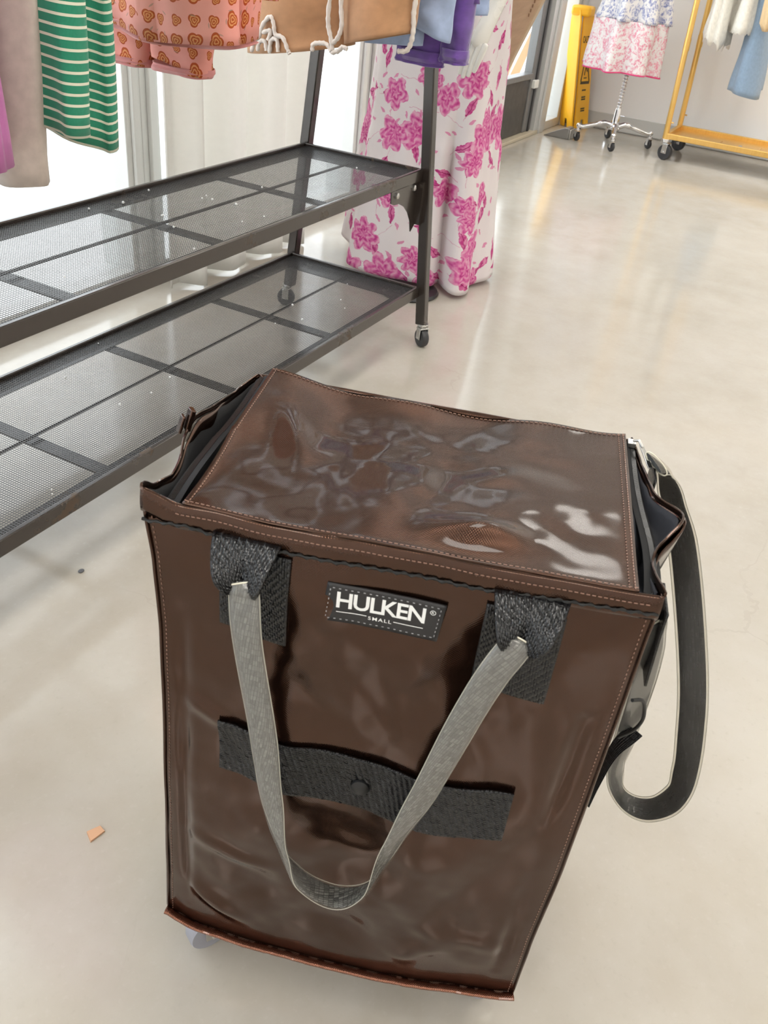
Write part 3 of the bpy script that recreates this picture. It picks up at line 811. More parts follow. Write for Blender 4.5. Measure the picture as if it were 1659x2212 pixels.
for pth in ([(1.146, 0.738), (1.145, 0.752), (1.128, 0.757), (1.110, 0.757), (1.096, 0.745), (1.100, 0.770), (1.108, 0.792), (1.110, 0.82), (1.105, 0.87)],
            [(1.096, 0.760), (1.082, 0.775), (1.075, 0.80), (1.080, 0.84), (1.076, 0.88)], [(1.098, 0.742), (1.080, 0.748), (1.070, 0.757), (1.058, 0.755)]):
    gpart(t, 'lace_motif', lace(pth, XA-0.012), M_LACE, 0, label='white scalloped lace motif sewn on the front')
gpart(t, 'lace_trim', lace([(0.925, 0.90), (0.920, 0.87), (0.922, 0.84), (0.919, 0.81), (0.921, 0.785), (0.930, 0.768), (0.95, 0.764)], 1.89, 0.0048), M_LACE, 0, label='white lace trim down the side edge')
# light blue shorts
t = hang_thing('light_blue_shorts', 'light blue cotton shorts between the camel and the purple shorts', 2.02, 'clothing')
gpart(t, 'waist', garment([(1.15, 2.02, 1.15, 0.16, 0.030), (0.88, 2.015, 1.07, 0.18, 0.034)], folds=((5, 0.005, 0.4),)), M_LBLUE)
gpart(t, 'leg', garment([(0.92, 2.01, 0.95, 0.070, 0.028), (0.796, 2.008, 0.934, 0.050, 0.026)], folds=((3, 0.003, 0.9),), hem=lambda a, u: 0.014*cos(a)), M_LBLUE)
gpart(t, 'leg', garment([(0.92, 2.022, 1.07, 0.10, 0.028), (0.761, 2.02, 1.028, 0.072, 0.026)], folds=((3, 0.004, 0.2),), hem=lambda a, u: -0.006*cos(a)), M_LBLUE)
gpart(t, 'strap', MB().bar((2.02, 1.15, 1.14), (2.02, 1.15, RAILZ-0.075), 0.02, 0.003), M_LBLUE, 0)
# purple velour shorts
t = hang_thing('purple_shorts', 'purple velour shorts with turned cuffs at the rack end', 2.09, 'clothing')
gpart(t, 'waist', garment([(1.15, 2.09, 1.15, 0.16, 0.022), (0.86, 2.09, 0.998, 0.14, 0.026)], folds=((5, 0.004, 0.4),)), M_PURPLE)
for cy, A, zb, hx in ((0.989, 0.060, 0.727, 2.09), (0.901, 0.032, 0.741, 2.085)):
    gpart(t, 'leg', garment([(0.88, hx, cy, A*1.1, 0.026), (zb, hx, cy, A, 0.022)], folds=((3, 0.005, 1.9),), hem=lambda a, u: 0.004*cos(a), seed=cy), M_PURPLE)
    gpart(t, 'cuff', garment([(zb+0.024, hx, cy, A*1.03, 0.025), (zb-0.006, hx, cy, A*1.05, 0.026)], folds=((3, 0.005, 1.9), (7, 0.002, 0)), nvs=3, seed=cy), M_PURPLE)
gpart(t, 'strap', MB().bar((2.09, 1.15, 1.14), (2.09, 1.15, RAILZ-0.075), 0.02, 0.003), M_PURPLE, 0)
# second blue piece at the very end
t = hang_thing('slate_blue_shorts', 'slate blue shorts at the far end, beside the mannequin arm', 2.36, 'clothing')
gpart(t, 'waist', garment([(1.15, 2.36, 1.15, 0.15, 0.02), (0.88, 2.345, 1.05, 0.12, 0.022)], folds=((5, 0.004, 0.4),)), M_LBLUE)
gpart(t, 'leg', garment([(0.90, 2.335, 0.985, 0.052, 0.022), (0.818, 2.33, 0.975, 0.042, 0.02)], folds=((3, 0.003, 0.4),), hem=lambda a, u: -0.004*cos(a)), M_LBLUE)
gpart(t, 'leg', garment([(0.90, 2.345, 1.10, 0.058, 0.022), (0.84, 2.345, 1.10, 0.050, 0.02)], folds=((3, 0.003, 0.4),)), M_LBLUE)
gpart(t, 'strap', MB().bar((2.36, 1.15, 1.14), (2.36, 1.15, RAILZ-0.075), 0.02, 0.003), M_LBLUE, 0)

# ================================================================== MANNEQUIN AND FLORAL DRESS
MX, MY = 2.74, 1.225
mq = thing('mannequin', (MX, MY, 0), 'glossy white mannequin with one hand showing, wearing the pink floral dress', 'mannequin')
def skin_obj(name, chains, mat, parent, org, sub=2):
    vs = []; es = []; rad = []; roots = []
    names = {}
    for ch in chains:
        prev = None
        for i, (p, r) in enumerate(ch):
            key = tuple(round(c, 4) for c in p)
            if key in names: k = names[key]
            else:
                k = len(vs); vs.append(tuple(Vector(p)-org)); rad.append(r); names[key] = k
                if prev is None: roots.append(k)
            if prev is not None: es.append((prev, k))
            prev = k
    me = bpy.data.meshes.new(name); me.from_pydata(vs, es, [])
    o = bpy.data.objects.new(name, me); COL.objects.link(o); o.parent = parent
    o.modifiers.new('skin', 'SKIN')
    for i, sv in enumerate(me.skin_vertices[0].data):
        r = rad[i]; sv.radius = r if isinstance(r, tuple) else (r, r); sv.use_root = i in roots
    o.modifiers['skin'].use_smooth_shade = True
    m = o.modifiers.new('subsurf', 'SUBSURF'); m.levels = sub; m.render_levels = sub
    me.materials.append(mat); return o
# hand on the camera side: wrist about (2.47, 0.985, 0.775), fingertips about (2.455, 1.01, 0.655)
sh_, el, wr = (2.72, 1.03, 1.40), (2.63, 0.975, 1.09), (2.500, 0.992, 0.800)
body = [[((MX, MY, 0.95), (0.13, 0.10)), ((MX, MY, 1.10), (0.10, 0.085)), ((MX, MY, 1.28), (0.13, 0.10)), ((MX, MY, 1.40), (0.10, 0.07)), ((MX, MY, 1.48), (0.05, 0.05)), ((MX-0.01, MY, 1.56), (0.055, 0.05)), ((MX-0.02, MY, 1.64), (0.075, 0.085)), ((MX-0.02, MY, 1.72), (0.065, 0.075)), ((MX-0.015, MY, 1.77), 0.03)],
        [((MX, MY, 1.40), 0.1), (sh_, 0.048), ((2.68, 0.99, 1.25), 0.042), (el, 0.036), ((2.56, 0.972, 0.94), 0.034), (wr, 0.023), ((2.478, 1.000, 0.762), (0.032, 0.018)), ((2.468, 1.006, 0.728), (0.034, 0.014))],
        [((MX, MY, 1.40), 0.1), ((MX, MY+0.20, 1.40), 0.048), ((MX, MY+0.24, 1.10), 0.037), ((MX-0.06, MY+0.22, 0.85), 0.024), ((MX-0.07, MY+0.20, 0.74), (0.03, 0.014))],
        [((MX, MY, 0.95), 0.12), ((MX, MY-0.08, 0.86), 0.08), ((MX, MY-0.085, 0.50), 0.055), ((MX, MY-0.085, 0.12), 0.035), ((MX-0.02, MY-0.085, 0.045), 0.035), ((MX-0.10, MY-0.09, 0.032), 0.022)],
        [((MX, MY, 0.95), 0.12), ((MX, MY+0.08, 0.86), 0.08), ((MX, MY+0.085, 0.50), 0.055), ((MX, MY+0.085, 0.12), 0.035), ((MX-0.02, MY+0.085, 0.045), 0.035), ((MX-0.10, MY+0.09, 0.032), 0.022)]]
fing = []
for k, (dy, L_) in enumerate(((-0.024, 0.062), (-0.008, 0.075), (0.009, 0.080), (0.025, 0.070))):
    b = Vector((2.472-0.001*k, 1.003+dy, 0.748)); tdir = Vector((-0.16, 0.30-0.05*k, -1)).normalized()
    p1 = b + tdir*0.026; p2 = p1 + (tdir+Vector((0.10, 0.02, 0))).normalized()*L_*0.45; p3 = p2 + (tdir+Vector((0.22, 0.05, 0))).normalized()*L_*0.45
    fing.append([(tuple(b), 0.0095), (tuple(p1), 0.0095), (tuple(p2), 0.0088), (tuple(p3), 0.0066)])
fing.append([((2.482, 1.012, 0.772), 0.011), ((2.466, 1.040, 0.742), 0.0105), ((2.457, 1.052, 0.715), 0.009), ((2.452, 1.058, 0.695), 0.007)])
skin_obj('body', body+fing, M_MANNEQ, mq, Vector((MX, MY, 0)))
obj('base_plate', MB().lathe([(0.095, 0.0), (0.10, 0.006), (0.095, 0.014), (0.02, 0.016)], (-0.235, -0.085, 0), None, 40), simple('black_base', (0.02, 0.02, 0.022), 0.35), mq)
dr = thing('floral_maxi_dress', (MX, MY, 0), 'white maxi dress with pink flower print reaching the floor', 'dress')
LV = [(0.022, MX-0.015, MY-0.005, 0.262, 0.220), (0.25, MX-0.005, MY, 0.242, 0.205), (0.448, MX, MY, 0.227, 0.190), (0.458, MX, MY, 0.220, 0.182), (0.66, MX, MY, 0.212, 0.175), (0.85, MX, MY, 0.190, 0.16), (1.10, MX, MY, 0.145, 0.11), (1.40, MX, MY, 0.15, 0.10)]
LVT = [[(q[0], q[k]) for q in LV] for k in range(5)]
def gown(u, v):
    a = 2*pi*u; z = 1.40+(0.022-1.40)*v
    cx, cy, A, B = (interp(LVT[k], z) for k in (1, 2, 3, 4))
    w = max(0.0, (1.05-z)/1.05)
    ph0 = 0.5*nz(v*1.1, 0.4, 2.0)
    f = (0.026*sin(5*a+0.8+ph0*1.5) + 0.014*sin(8*a+2.0+ph0*2))*w**0.8 + 0.022*nz(cos(a)*1.6+5, sin(a)*1.6+v*1.5, 2.0)*w
    if z < 0.455: f += 0.006*sin(23*a+3*nz(u*5, 1.0))*min(1, (0.455-z)/0.03)*max(0.25, 1-(0.455-z)/0.2)
    f -= 0.085*exp(-((a-4.02)/0.085)**2)*max(0, min(1, (0.60-z)/0.35)) - 0.020*exp(-((a-3.72)/0.2)**2)*w - 0.020*exp(-((a-4.32)/0.18)**2)*w
    hem = (0.055*max(0, cos(a))**1.5 + 0.010*sin(3*a+0.5) - 0.002)*max(0, 1-z/0.5)**2
    return Vector((cx+(B+f)*sin(a)-MX, cy+(A+f*0.7)*cos(a)-MY, z+hem))
obj('gown', MB().grid(gown, 170, 90, 1.5, -1.38, True), M_FLORAL, dr, solid=0.002, sharp=75)
for s in (-1, 1):
    obj('strap', MB().tube([(-0.08, s*0.09, 1.39), (-0.02, s*0.10, 1.455), (0.05, s*0.09, 1.39)], 0.009, 8), M_FLORAL, dr)
# tan straw tote behind the mannequin
tb = thing('straw_tote', (3.02, 1.10, 0), 'flat tan woven bag with faint brown marks, between the floral dress and the glass door', 'bag')
tp = [(0.93, 1.30), (1.32, 1.30), (1.30, 1.15), (1.16, 0.70), (1.125, 0.60), (1.08, 0.635), (1.015, 0.86)]
tp = [(0.965, 1.18), (1.33, 1.18), (1.26, 0.72), (1.15, 0.585), (1.112, 0.612), (1.022, 0.84)]
mbt = MB().prism(tp, lambda y, z: Vector((3.0-3.02, y-1.10, z)), lambda y, z: Vector((3.035-3.02, y-1.10, z)))
obj('bag_body', mbt, M_KRAFT, tb, bevel=0.006)
obj('handle', MB().tube(catmull([(0, -0.06, 1.17), (0, -0.04, 1.34), (-0.10, 0.10, 1.43), (-0.29, 0.26, 1.415), (-0.10, 0.20, 1.36), (0, 0.14, 1.17)], 6), 0.008, 8), M_KRAFT, tb)
mk = MB()
for k in range(5):
    mk.box((-0.0215, -0.040-0.004*k+(-0.0), 0.790+0.013*k), (0.001, 0.004, 0.009))
obj('ink_marks', mk, M_KRAFTINK, tb)

# ================================================================== DRESS FORM WITH TIERED SKIRT
FX, FY = 5.63, 1.335
df = thing('dress_form', (FX, FY, 0), 'dress form on a chrome beaded pole with four caster legs', 'dress form')
pole = MB().cyl((0, 0, 0.20), (0, 0, 1.0), 0.008, 12)
obj('pole', pole, M_CHROME, df)
bd_ = MB()
for k in range(11):
    z = 0.215+k*0.0178; bd_.ball((0, 0, z), 0.0155, 12, (1, 1, 0.62))
obj('pole_beads', bd_, M_CHROME, df)
obj('pole_socket', MB().lathe([(0.030, 0.085), (0.034, 0.095), (0.022, 0.105), (0.019, 0.19), (0.016, 0.205), (0.01, 0.21)], (0, 0, 0), None, 20), M_CHROME, df)
obj('tightening_knob', MB().cyl((0, 0, 0.165), (0.0, -0.045, 0.165), 0.004, 8), M_CHROME, df)
for (lx, ly) in ((-0.085, 0.195), (-0.205, -0.055), (0.10, -0.20), (0.18, 0.075)):
    Ln = sqrt(lx*lx+ly*ly); dx, dy = lx/Ln, ly/Ln
    prof = [(0.02, 0.105), (0.06, 0.118), (0.10, 0.108), (Ln*0.72, 0.092), (Ln*0.88, 0.083), (Ln, 0.084)]
    lg = obj('leg', MB().tube(catmull([(dx*r, dy*r, z) for r, z in prof], 4), [0.017]*8+[0.013]*13, 10), M_CHROME, df)
    obj('leg_end_cap', MB().ball((lx, ly, 0.086), 0.015, 12), M_CHROME, lg)
    f, P0, ax, w = caster(None, lx, ly, 0.070, 0.025, (0.8, -0.6, 0))
    f.cyl((lx, ly, 0.078), (lx, ly, 0.064), 0.006, 10)
    cc = obj('caster', f, M_CHROME, df)
    obj('tyre', MB().lathe([(0.006, -w), (0.022, -w), (0.025, -w*0.6), (0.025, w*0.6), (0.022, w), (0.006, w)], P0, ax, 22), M_RUBBER, cc)
tors = [(0.02, 0.86), (0.155, 0.90), (0.165, 1.0), (0.12, 1.14), (0.15, 1.32), (0.13, 1.42), (0.05, 1.47), (0.045, 1.53), (0.01, 1.545)]
tm = MB().lathe(tors, (0, 0, 0), None, 32); tm.v = [(x*0.72, y, z) for x, y, z in tm.v]
obj('torso', tm, cloth('linen_torso', (0.75, 0.70, 0.62)), df)
tdress = thing('tiered_dress', (FX, FY, 0), 'tiered skirt dress in blue over pink toile print with hot pink hem', 'dress')
def tier(z1, z0, A0, A1, B0, B1, cx0, seed, hemfn=None, nu=130, nv=24):
    def fn(u, v):
        a = 2*pi*u; z = z1+(z0-z1)*v
        A = A0+(A1-A0)*v; B = B0+(B1-B0)*v
        f = (0.036*sin(8*a+0.7+0.6*nz(v, 1, seed)) + 0.012*sin(13*a+1.9) + 0.01*nz(u*9, v*2, seed))*(0.45+0.55*v)
        return Vector(((B+f)*sin(a), cx0+(A+f*0.6)*cos(a), z + (hemfn(a)*v**3 if hemfn else 0)))
    return MB().grid(fn, nu, nv, 1.7, z0-z1, True), fn
m_, _f = tier(1.06, 0.655, 0.115, 0.205, 0.09, 0.17, 0.03, 1.0); obj('upper_tier', m_, M_TOILE_B, tdress, solid=0.002, sharp=70)
m_, fl_ = tier(0.660, 0.405, 0.208, 0.215, 0.172, 0.19, 0.04, 2.0, lambda a: 0.012*cos(a)+0.008*sin(2*a)); obj('lower_tier', m_, M_TOILE_P, tdress, solid=0.002, sharp=70)
hp = [fl_(k/130, 1.0) for k in range(131)]
obj('hem_binding', MB().tube(hp, 0.0042, 6, cap=False), M_HOTPINK, tdress)
m_, _f = tier(1.40, 1.05, 0.165, 0.135, 0.12, 0.10, 0.0, 3.0); obj('bodice', m_, M_TOILE_B, tdress, solid=0.002, sharp=70)

# ================================================================== YELLOW CAUTION SIGN
sg = thing('caution_sign', (5.90, 1.66, 0), 'yellow plastic caution floor sign folded in the corner', 'floor sign')
def board(p0, p1, name, H, tilt, T=0.012):
    """tapering board from spine p0 to far edge p1 (local xy) with bevelled raised rim"""
    a = Vector((p0[0], p0[1], 0)); b = Vector((p1[0], p1[1], 0)); u = (b-a).normalized(); n = Vector((u.y, -u.x, 0)); L = (b-a).length
    def P(s, z, d): return a + u*(s*L*(1-0.28*z/H)) + Vector((0, 0, z)) + n*d + Vector((tilt[0], tilt[1], 0))*(z/H)
    m = MB(); pts = [(0, 0.0), (0.40, 0.0), (0.45, 0.05), (0.62, 0.05), (0.67, 0), (1, 0), (1, H-0.06), (0.9, H), (0.1, H), (0, H-0.06)]
    m.prism(pts, lambda s, z: P(s, z, 0), lambda s, z: P(s, z, -T))
    o = obj(name, m, M_YELLOW, sg, bevel=0.003)
    return P
PL = board((-0.012, 0.0), (0.075, 0.110), 'left_board', 0.66, (-0.08, 0.060))
PR = board((0.0, -0.008), (0.155, -0.050), 'right_board', 0.66, (-0.08, 0.060))
cap = MB(); c0 = Vector((-0.035, 0.075, 0.655))
cap.box(c0, (0.11, 0.12, 0.055)); obj('handle_cap', cap, M_YELLOW, sg, bevel=0.014)
for s in (0.25, 0.5, 0.75):
    m = MB().bar(PL(s, 0.06, 0.003), PL(s, 0.60, 0.003), 0.006, 0.006); obj('rib', m, M_YELLOW, sg, bevel=0.002)
ink = MB()
vs, fs = text_geo('CAUTION', 0.052, 0.001)
ink.add([PR(0.5+v.x/0.16*0.60, 0.505+v.y, 0.0012) for v in vs], fs)
obj('caution_lettering', ink, M_SIGNINK, sg)
def stroke(ink, s0, z0, s1, z1, w=0.010):
    a = PR(s0, z0, 0.0012); b = PR(s1, z1, 0.0012); ink.bar(a, b, w, 0.0008, up=(PR(0.5, 0.3, 1)-PR(0.5, 0.3, 0)))
tri = MB(); stroke(tri, 0.16, 0.275, 0.5, 0.455); stroke(tri, 0.84, 0.275, 0.5, 0.455); stroke(tri, 0.14, 0.268, 0.86, 0.268, 0.016)
obj('warning_triangle', tri, M_SIGNINK, sg)
fig = MB(); stroke(fig, 0.45, 0.41, 0.55, 0.36, 0.008); stroke(fig, 0.52, 0.37, 0.42, 0.31, 0.008); stroke(fig, 0.5, 0.37, 0.64, 0.33, 0.008); stroke(fig, 0.38, 0.295, 0.62, 0.295, 0.006)
obj('slipping_figure', fig, M_SIGNINK, sg, kind='stuff')
sm = MB()
for z in (0.225, 0.185, 0.172, 0.118, 0.105): stroke(sm, 0.32, z, 0.62, z+0.001, 0.009)
obj('small_print', sm, M_SIGNINK, sg, kind='stuff')
wd_ = thing('door_wedge', (5.555, 1.655, 0), 'grey metal wedge lying on the floor by the sidelight', 'door wedge')
wm = MB().prism([(0.075, 0.0), (-0.085, 0.0), (-0.085, 0.062), (-0.06, 0.066)], lambda y, z: Vector((-0.045, y, z)), lambda y, z: Vector((0.045, y, z)))
obj('wedge_block', wm, M_WEDGE, wd_, bevel=0.005)
obj('end_plate', MB().span((-0.043, -0.094, 0.002), (0.043, -0.086, 0.058)), M_STEEL, wd_, bevel=0.003)

# ================================================================== GOLD RACK AND ITS CLOTHES
gr = thing('gold_clothes_rack', (5.685, 0.40, 0), 'gold metal clothes rack on black casters against the white wall', 'clothes rack')
GO = Vector((5.685, 0.40, 0))
GX0, GX1, GYa, GYb = 5.50, 5.87, 1.003, -0.30
def gg(n, mb, m=M_GOLD, p=gr, **kw):
    mb.v = [tuple(Vector(q)-GO) for q in mb.v]; return obj(n, mb, m, p, **kw)
for x in (GX0, GX1):
    for y, lean in ((GYa, 0.045), (GYb, -0.045)):
        gg('post', MB().cyl((x, y, 0.105), (x, y+lean, 1.62), 0.0155, 16))
        gg('post_collar', MB().cyl((x, y+lean*0.29, 0.56), (x, y+lean*0.33, 0.62), 0.0175, 16))
        gg('screw', MB().cyl((x-0.004, y-0.014, 0.20), (x-0.008, y-0.026, 0.20), 0.004, 8))
    gg('side_rail', MB().span((x-0.012, GYb, 0.112), (x+0.012, GYa, 0.142)), bevel=0.003)
for y in (GYa, GYb):
    gg('end_rail', MB().span((GX0, y-0.012, 0.114), (GX1, y+0.012, 0.140)), bevel=0.003)
gg('tray', MB().span((GX0, GYb, 0.112), (GX1, GYa, 0.118)))
for y in (0.72, 0.50, 0.28, 0.06, -0.14): gg('tray_seam', MB().span((GX0+0.03, y-0.004, 0.118), (GX1-0.14, y+0.004, 0.1225)))
gg('silver_clip', MB().box((5.60, 0.60, 0.126), (0.05, 0.018, 0.010)), M_STEEL, bevel=0.003)
gg('top_bar', MB().cyl(((GX0+GX1)/2, GYa+0.045, 1.62), ((GX0+GX1)/2, GYb-0.045, 1.62), 0.0155, 16))
for y in (GYa+0.045, GYb-0.045): gg('top_cross_bar', MB().cyl((GX0, y, 1.615), (GX1, y, 1.615), 0.0155, 16))
for x in (GX0, GX1):
    for y in (GYa, GYb):
        add_caster(gr, GO, x, y-0.005, 0.112, 0.042, (0.93, -0.30, 0), off=(0, -0.014, 0), housing=M_CHROME, hubm=M_CHROME)
def ghang(name, label, y):
    t = thing(name, (5.685, y, 0), label, 'clothing')
    hk = MB().tube([(0, 0.0, 1.60), (0, 0.012, 1.612), (0, 0.020, 1.622), (0, 0.010, 1.638), (0, -0.010, 1.638)], 0.002, 6)
    hk.tube([(0, 0, 1.60), (0, 0, 1.545)], 0.002, 6).tube([(-0.15, 0, 1.49), (0, 0, 1.545), (0.15, 0, 1.49)], 0.006, 8)
    obj('hanger', hk, M_STEEL, t); return t
def gfold(levels, folds, hem=None, nu=70, nv=24, seed=0, per=0.6):
    """hung across X: half widths in x (A) and y (B) about (cx, cy)"""
    zs = sorted((l[0], l) for l in levels); zb, zt = zs[0][0], zs[-1][0]
    def fn(u, v):
        a = 2*pi*u; z = zt+(zb-zt)*v
        def it(i): return interp([(q[0], q[1][i]) for q in zs], z)
        f = sum(am*sin(k*a+ph) for k, am, ph in folds)*(0.3+0.7*v)+0.01*nz(u*6, v*3, seed)
        return Vector((it(1)+(it(3)+f)*sin(a), it(2)+(it(4)+f)*cos(a), z+(hem(a)*v**2 if hem else 0)))
    return MB().grid(fn, nu, nv, per, zb-zt, True)
t = ghang('cream_lace_top', 'cream lace top with scalloped hem at the left of the gold rack', 0.90)
def gp2(t, n, mb, m, **kw):
    o = Vector(t.location); mb.v = [tuple(Vector(q)-o) for q in mb.v]; return obj(n, mb, m, t, solid=0.002, sharp=70, **kw)
gp2(t, 'cloth', gfold([(1.50, 5.685, 0.90, 0.16, 0.02), (0.80, 5.685, 0.905, 0.17, 0.050), (0.625, 5.685, 0.905, 0.17, 0.066)], ((5, 0.012, 0.5), (9, 0.006, 1)), lambda a: -0.006+0.016*sin(9*a)-0.012*abs(sin(12*a))+0.024*cos(a)), M_CREAM)
t = ghang('cream_camisole', 'plain cream top with a lace edge, behind the cream lace top', 0.775)
gp2(t, 'cloth', gfold([(1.50, 5.69, 0.775, 0.15, 0.02), (0.85, 5.69, 0.772, 0.16, 0.060), (0.672, 5.69, 0.770, 0.16, 0.080)], ((4, 0.010, 1.5), (7, 0.005, 1)), lambda a: 0.005*sin(20*a)), M_CREAM)
t = ghang('blue_jeans', 'faded blue jeans hanging on the gold rack', 0.665)
gp2(t, 'waist', gfold([(1.45, 5.69, 0.71, 0.13, 0.035), (1.05, 5.69, 0.705, 0.17, 0.05)], ((4, 0.004, 0.5),)), M_DENIM)
gp2(t, 'leg', gfold([(1.07, 5.645, 0.70, 0.085, 0.055), (0.70, 5.645, 0.687, 0.085, 0.058), (0.382, 5.645, 0.672, 0.09, 0.086)], ((3, 0.006, 0.5), (5, 0.003, 1)), lambda a: 0.013*cos(a)), M_DENIM)
gp2(t, 'leg', gfold([(1.07, 5.80, 0.70, 0.085, 0.055), (0.70, 5.80, 0.69, 0.08, 0.055), (0.40, 5.80, 0.672, 0.085, 0.075)], ((3, 0.006, 0.9), (5, 0.003, 1))), M_DENIM)
t = ghang('tan_scarf', 'tan and cream satin piece ending in a rounded tip, in front of the blue jeans', 0.66)
gp2(t, 'cloth', gfold([(1.54, 5.56, 0.665, 0.03, 0.02), (0.85, 5.525, 0.645, 0.02, 0.045), (0.735, 5.52, 0.645, 0.016, 0.035), (0.70, 5.52, 0.645, 0.010, 0.010)], ((3, 0.003, 0.5),)), M_TANST)
gp2(t, 'link', MB().bar((5.685, 0.66, 1.53), (5.56, 0.665, 1.53), 0.02, 0.01), M_TANST)

# ================================================================== SMALL THINGS ON THE FLOOR
tag(obj('paper_scrap', MB().prism([(-0.012, -0.004), (0.010, -0.008), (0.013, 0.002), (-0.004, 0.010)], lambda x, y: Vector((x, y, 0)), lambda x, y: Vector((x*0.9, y, 0.003))), M_SCRAP), 'small terracotta scrap lying on the concrete left of the bag', 'scrap').location = (0.471, 0.563, 0.0005)
tag(obj('grit_speck', MB().ball((0, 0, 0.002), 0.006, 10, (1, 0.8, 0.4)), M_DOT), 'small dark speck on the concrete between the shelf and the bag', 'speck').location = (0.852, 0.954, 0)

# ================================================================== THE ROLLING TOTE BAG
K = 0.9534
BA = -1.2743
bag = thing('rolling_tote_bag', (0.4309*K/0.9650*0.9650, 0.4049*K, 1-K), 'glossy dark brown rolling tote bag with a black label', 'bag', BA)
bag.location = (0.4309*K, 0.4049*K, 0.0)
def Bv(x, y, z): return Vector((x*K, y*K, 1-(1-z)*K))
def bobj(name, mb, mat, parent=bag, **kw):
    mb.v = [tuple(Bv(*p)) for p in mb.v]
    return obj(name, mb, mat, parent, **kw)
FLZ = 1-1/K        # floor height in bag units
BW, BD = 0.4032, 0.2563
XLT = [(0.03, -0.005), (0.13, -0.0015), (0.25, 0.0027), (0.385, 0.0073), (0.472, 0.0082), (0.548, 0.006), (0.592, 0.0006), (0.617, 0.0)]
XRT = [(0.035, 0.4005), (0.138, 0.4012), (0.264, 0.4059), (0.395, 0.4063), (0.483, 0.4065), (0.568, 0.4065), (0.608, 0.4078)]
ZB = [(0, 0.033), (0.10, 0.0195), (0.34, 0.0135), (0.60, 0.0165), (0.86, 0.029), (1, 0.0356)]
ZTP = [(0, 0.6155), (0.08, 0.606), (0.25, 0.604), (0.6, 0.606), (0.9, 0.607), (1, 0.608)]
def ridge(x, z, p, q, w, amp):
    ax, az = p; bx_, bz_ = q; dx, dz = bx_-ax, bz_-az; L2 = dx*dx+dz*dz
    t = max(0, min(1, ((x-ax)*dx+(z-az)*dz)/L2))
    d = math.hypot(x-ax-t*dx, z-az-t*dz)
    k = max(0.0, 0.55+1.5*nz(x*11, z*11, 4.4))
    return amp*k*exp(-(d/w)**2)*sin(pi*min(1, max(0, 0.08+0.84*t)))
def front_y(x, z):
    u = (x-0.002)/0.402; u = max(0, min(1, u)); v = max(0, min(1, (z-0.02)/0.59))
    e = (max(0, 4*u*(1-u)))**0.6
    tp = max(0.0, min(1.0, (0.612-z)/0.07)); tp = tp*tp*(3-2*tp)
    y = -0.010*e*tp*(0.35+0.65*sin(pi*v)**0.8) - 0.004*e*(1-v)
    e *= 0.15+0.85*tp; bt = max(0.0, min(1.0, (z-0.012)/0.09)); e *= 0.12+0.88*bt
    y += e*(0.0110*nz(x*6.5, z*4.0, 1.3) + 0.0105*nz(x*13, z*8, 5.1) + 0.0034*nz(x*27, z*18, 8.8) + 0.0006*nz(x*70, z*50, 2.8))
    # creases
    y += ridge(x, z, (0.030, 0.50), (0.024, 0.06), 0.006, 0.0055)
    y += ridge(x, z, (0.026, 0.395), (0.085, 0.372), 0.010, -0.0045)
    y += ridge(x, z, (0.075, 0.385), (0.095, 0.29), 0.012, 0.004)
    y += ridge(x, z, (0.380, 0.47), (0.376, 0.30), 0.007, 0.006)
    y += ridge(x, z, (0.376, 0.28), (0.372, 0.08), 0.006, 0.0055)
    y += ridge(x, z, (0.372, 0.30), (0.335, 0.285), 0.008, 0.004)
    y += ridge(x, z, (0.372, 0.205), (0.30, 0.225), 0.010, 0.004)
    y += ridge(x, z, (0.365, 0.125), (0.27, 0.14), 0.014, -0.005)
    y += ridge(x, z, (0.26, 0.06), (0.32, 0.13), 0.016, -0.005)
    y += ridge(x, z, (0.03, 0.105), (0.10, 0.05), 0.012, -0.006)
    y += ridge(x, z, (0.03, 0.20), (0.12, 0.17), 0.010, -0.003)
    y += ridge(x, z, (0.14, 0.22), (0.25, 0.24), 0.016, -0.005)
    return y
def front(u, v):
    z0, z1 = interp(ZB, u), interp(ZTP, u)
    z = z0+(z1-z0)*v
    xl, xr = interp(XLT, z), interp(XRT, z)
    x = xl+(xr-xl)*u
    return Vector((x, front_y(x, z), z))
bmesh_body = MB().grid(front, 120, 160, BW*K, 0.57*K)
RIML = [(0, 0.6155), (0.020, 0.604), (0.045, 0.598), (0.075, 0.600), (0.098, 0.606), (0.125, 0.612), (0.16, 0.606), (0.20, 0.600), (0.2563, 0.597)]
RIMR = [(0, 0.609), (0.0165, 0.608), (0.045, 0.602), (0.074, 0.606), (0.105, 0.613), (0.15, 0.606), (0.20, 0.601), (0.2563, 0.600)]
def rimx(y, right):
    if right: return 0.4078 - 0.0055*sin(pi*min(1, y/0.075)) + 0.021*exp(-((y-0.105)/0.026)**2) - 0.012*max(0, (y-0.16)/0.1)
    return 0.0 + 0.012*max(0, (y-0.13)/0.12)**1.5 - 0.004*exp(-((y-0.11)/0.03)**2) + 0.006*exp(-((y-0.05)/0.03)**2)
def side(right):
    def fn(u, v):
        y = u*BD
        zt = interp(RIMR if right else RIML, y)
        z = 0.034+(zt-0.034)*v
        x0 = interp(XRT if right else XLT, z)
        s = 1 if right else -1
        xt = rimx(y, right); x0t = interp(XRT if right else XLT, zt)
        e = (4*u*(1-u))**0.7
        x = x0 + (xt-x0t)*v**6 + s*(0.010*e*sin(pi*v) + 0.008*nz(y*8, z*6, 3+s)*e + 0.003*nz(y*22, z*16, 5)*e)
        return Vector((x, y + front_y(x0, z)*(1-u)*0.0, z))
    return fn
bmesh_body.grid(side(False), 40, 70, BD*K, 0.57*K)
bmesh_body.grid(side(True), 40, 70, BD*K, 0.57*K)
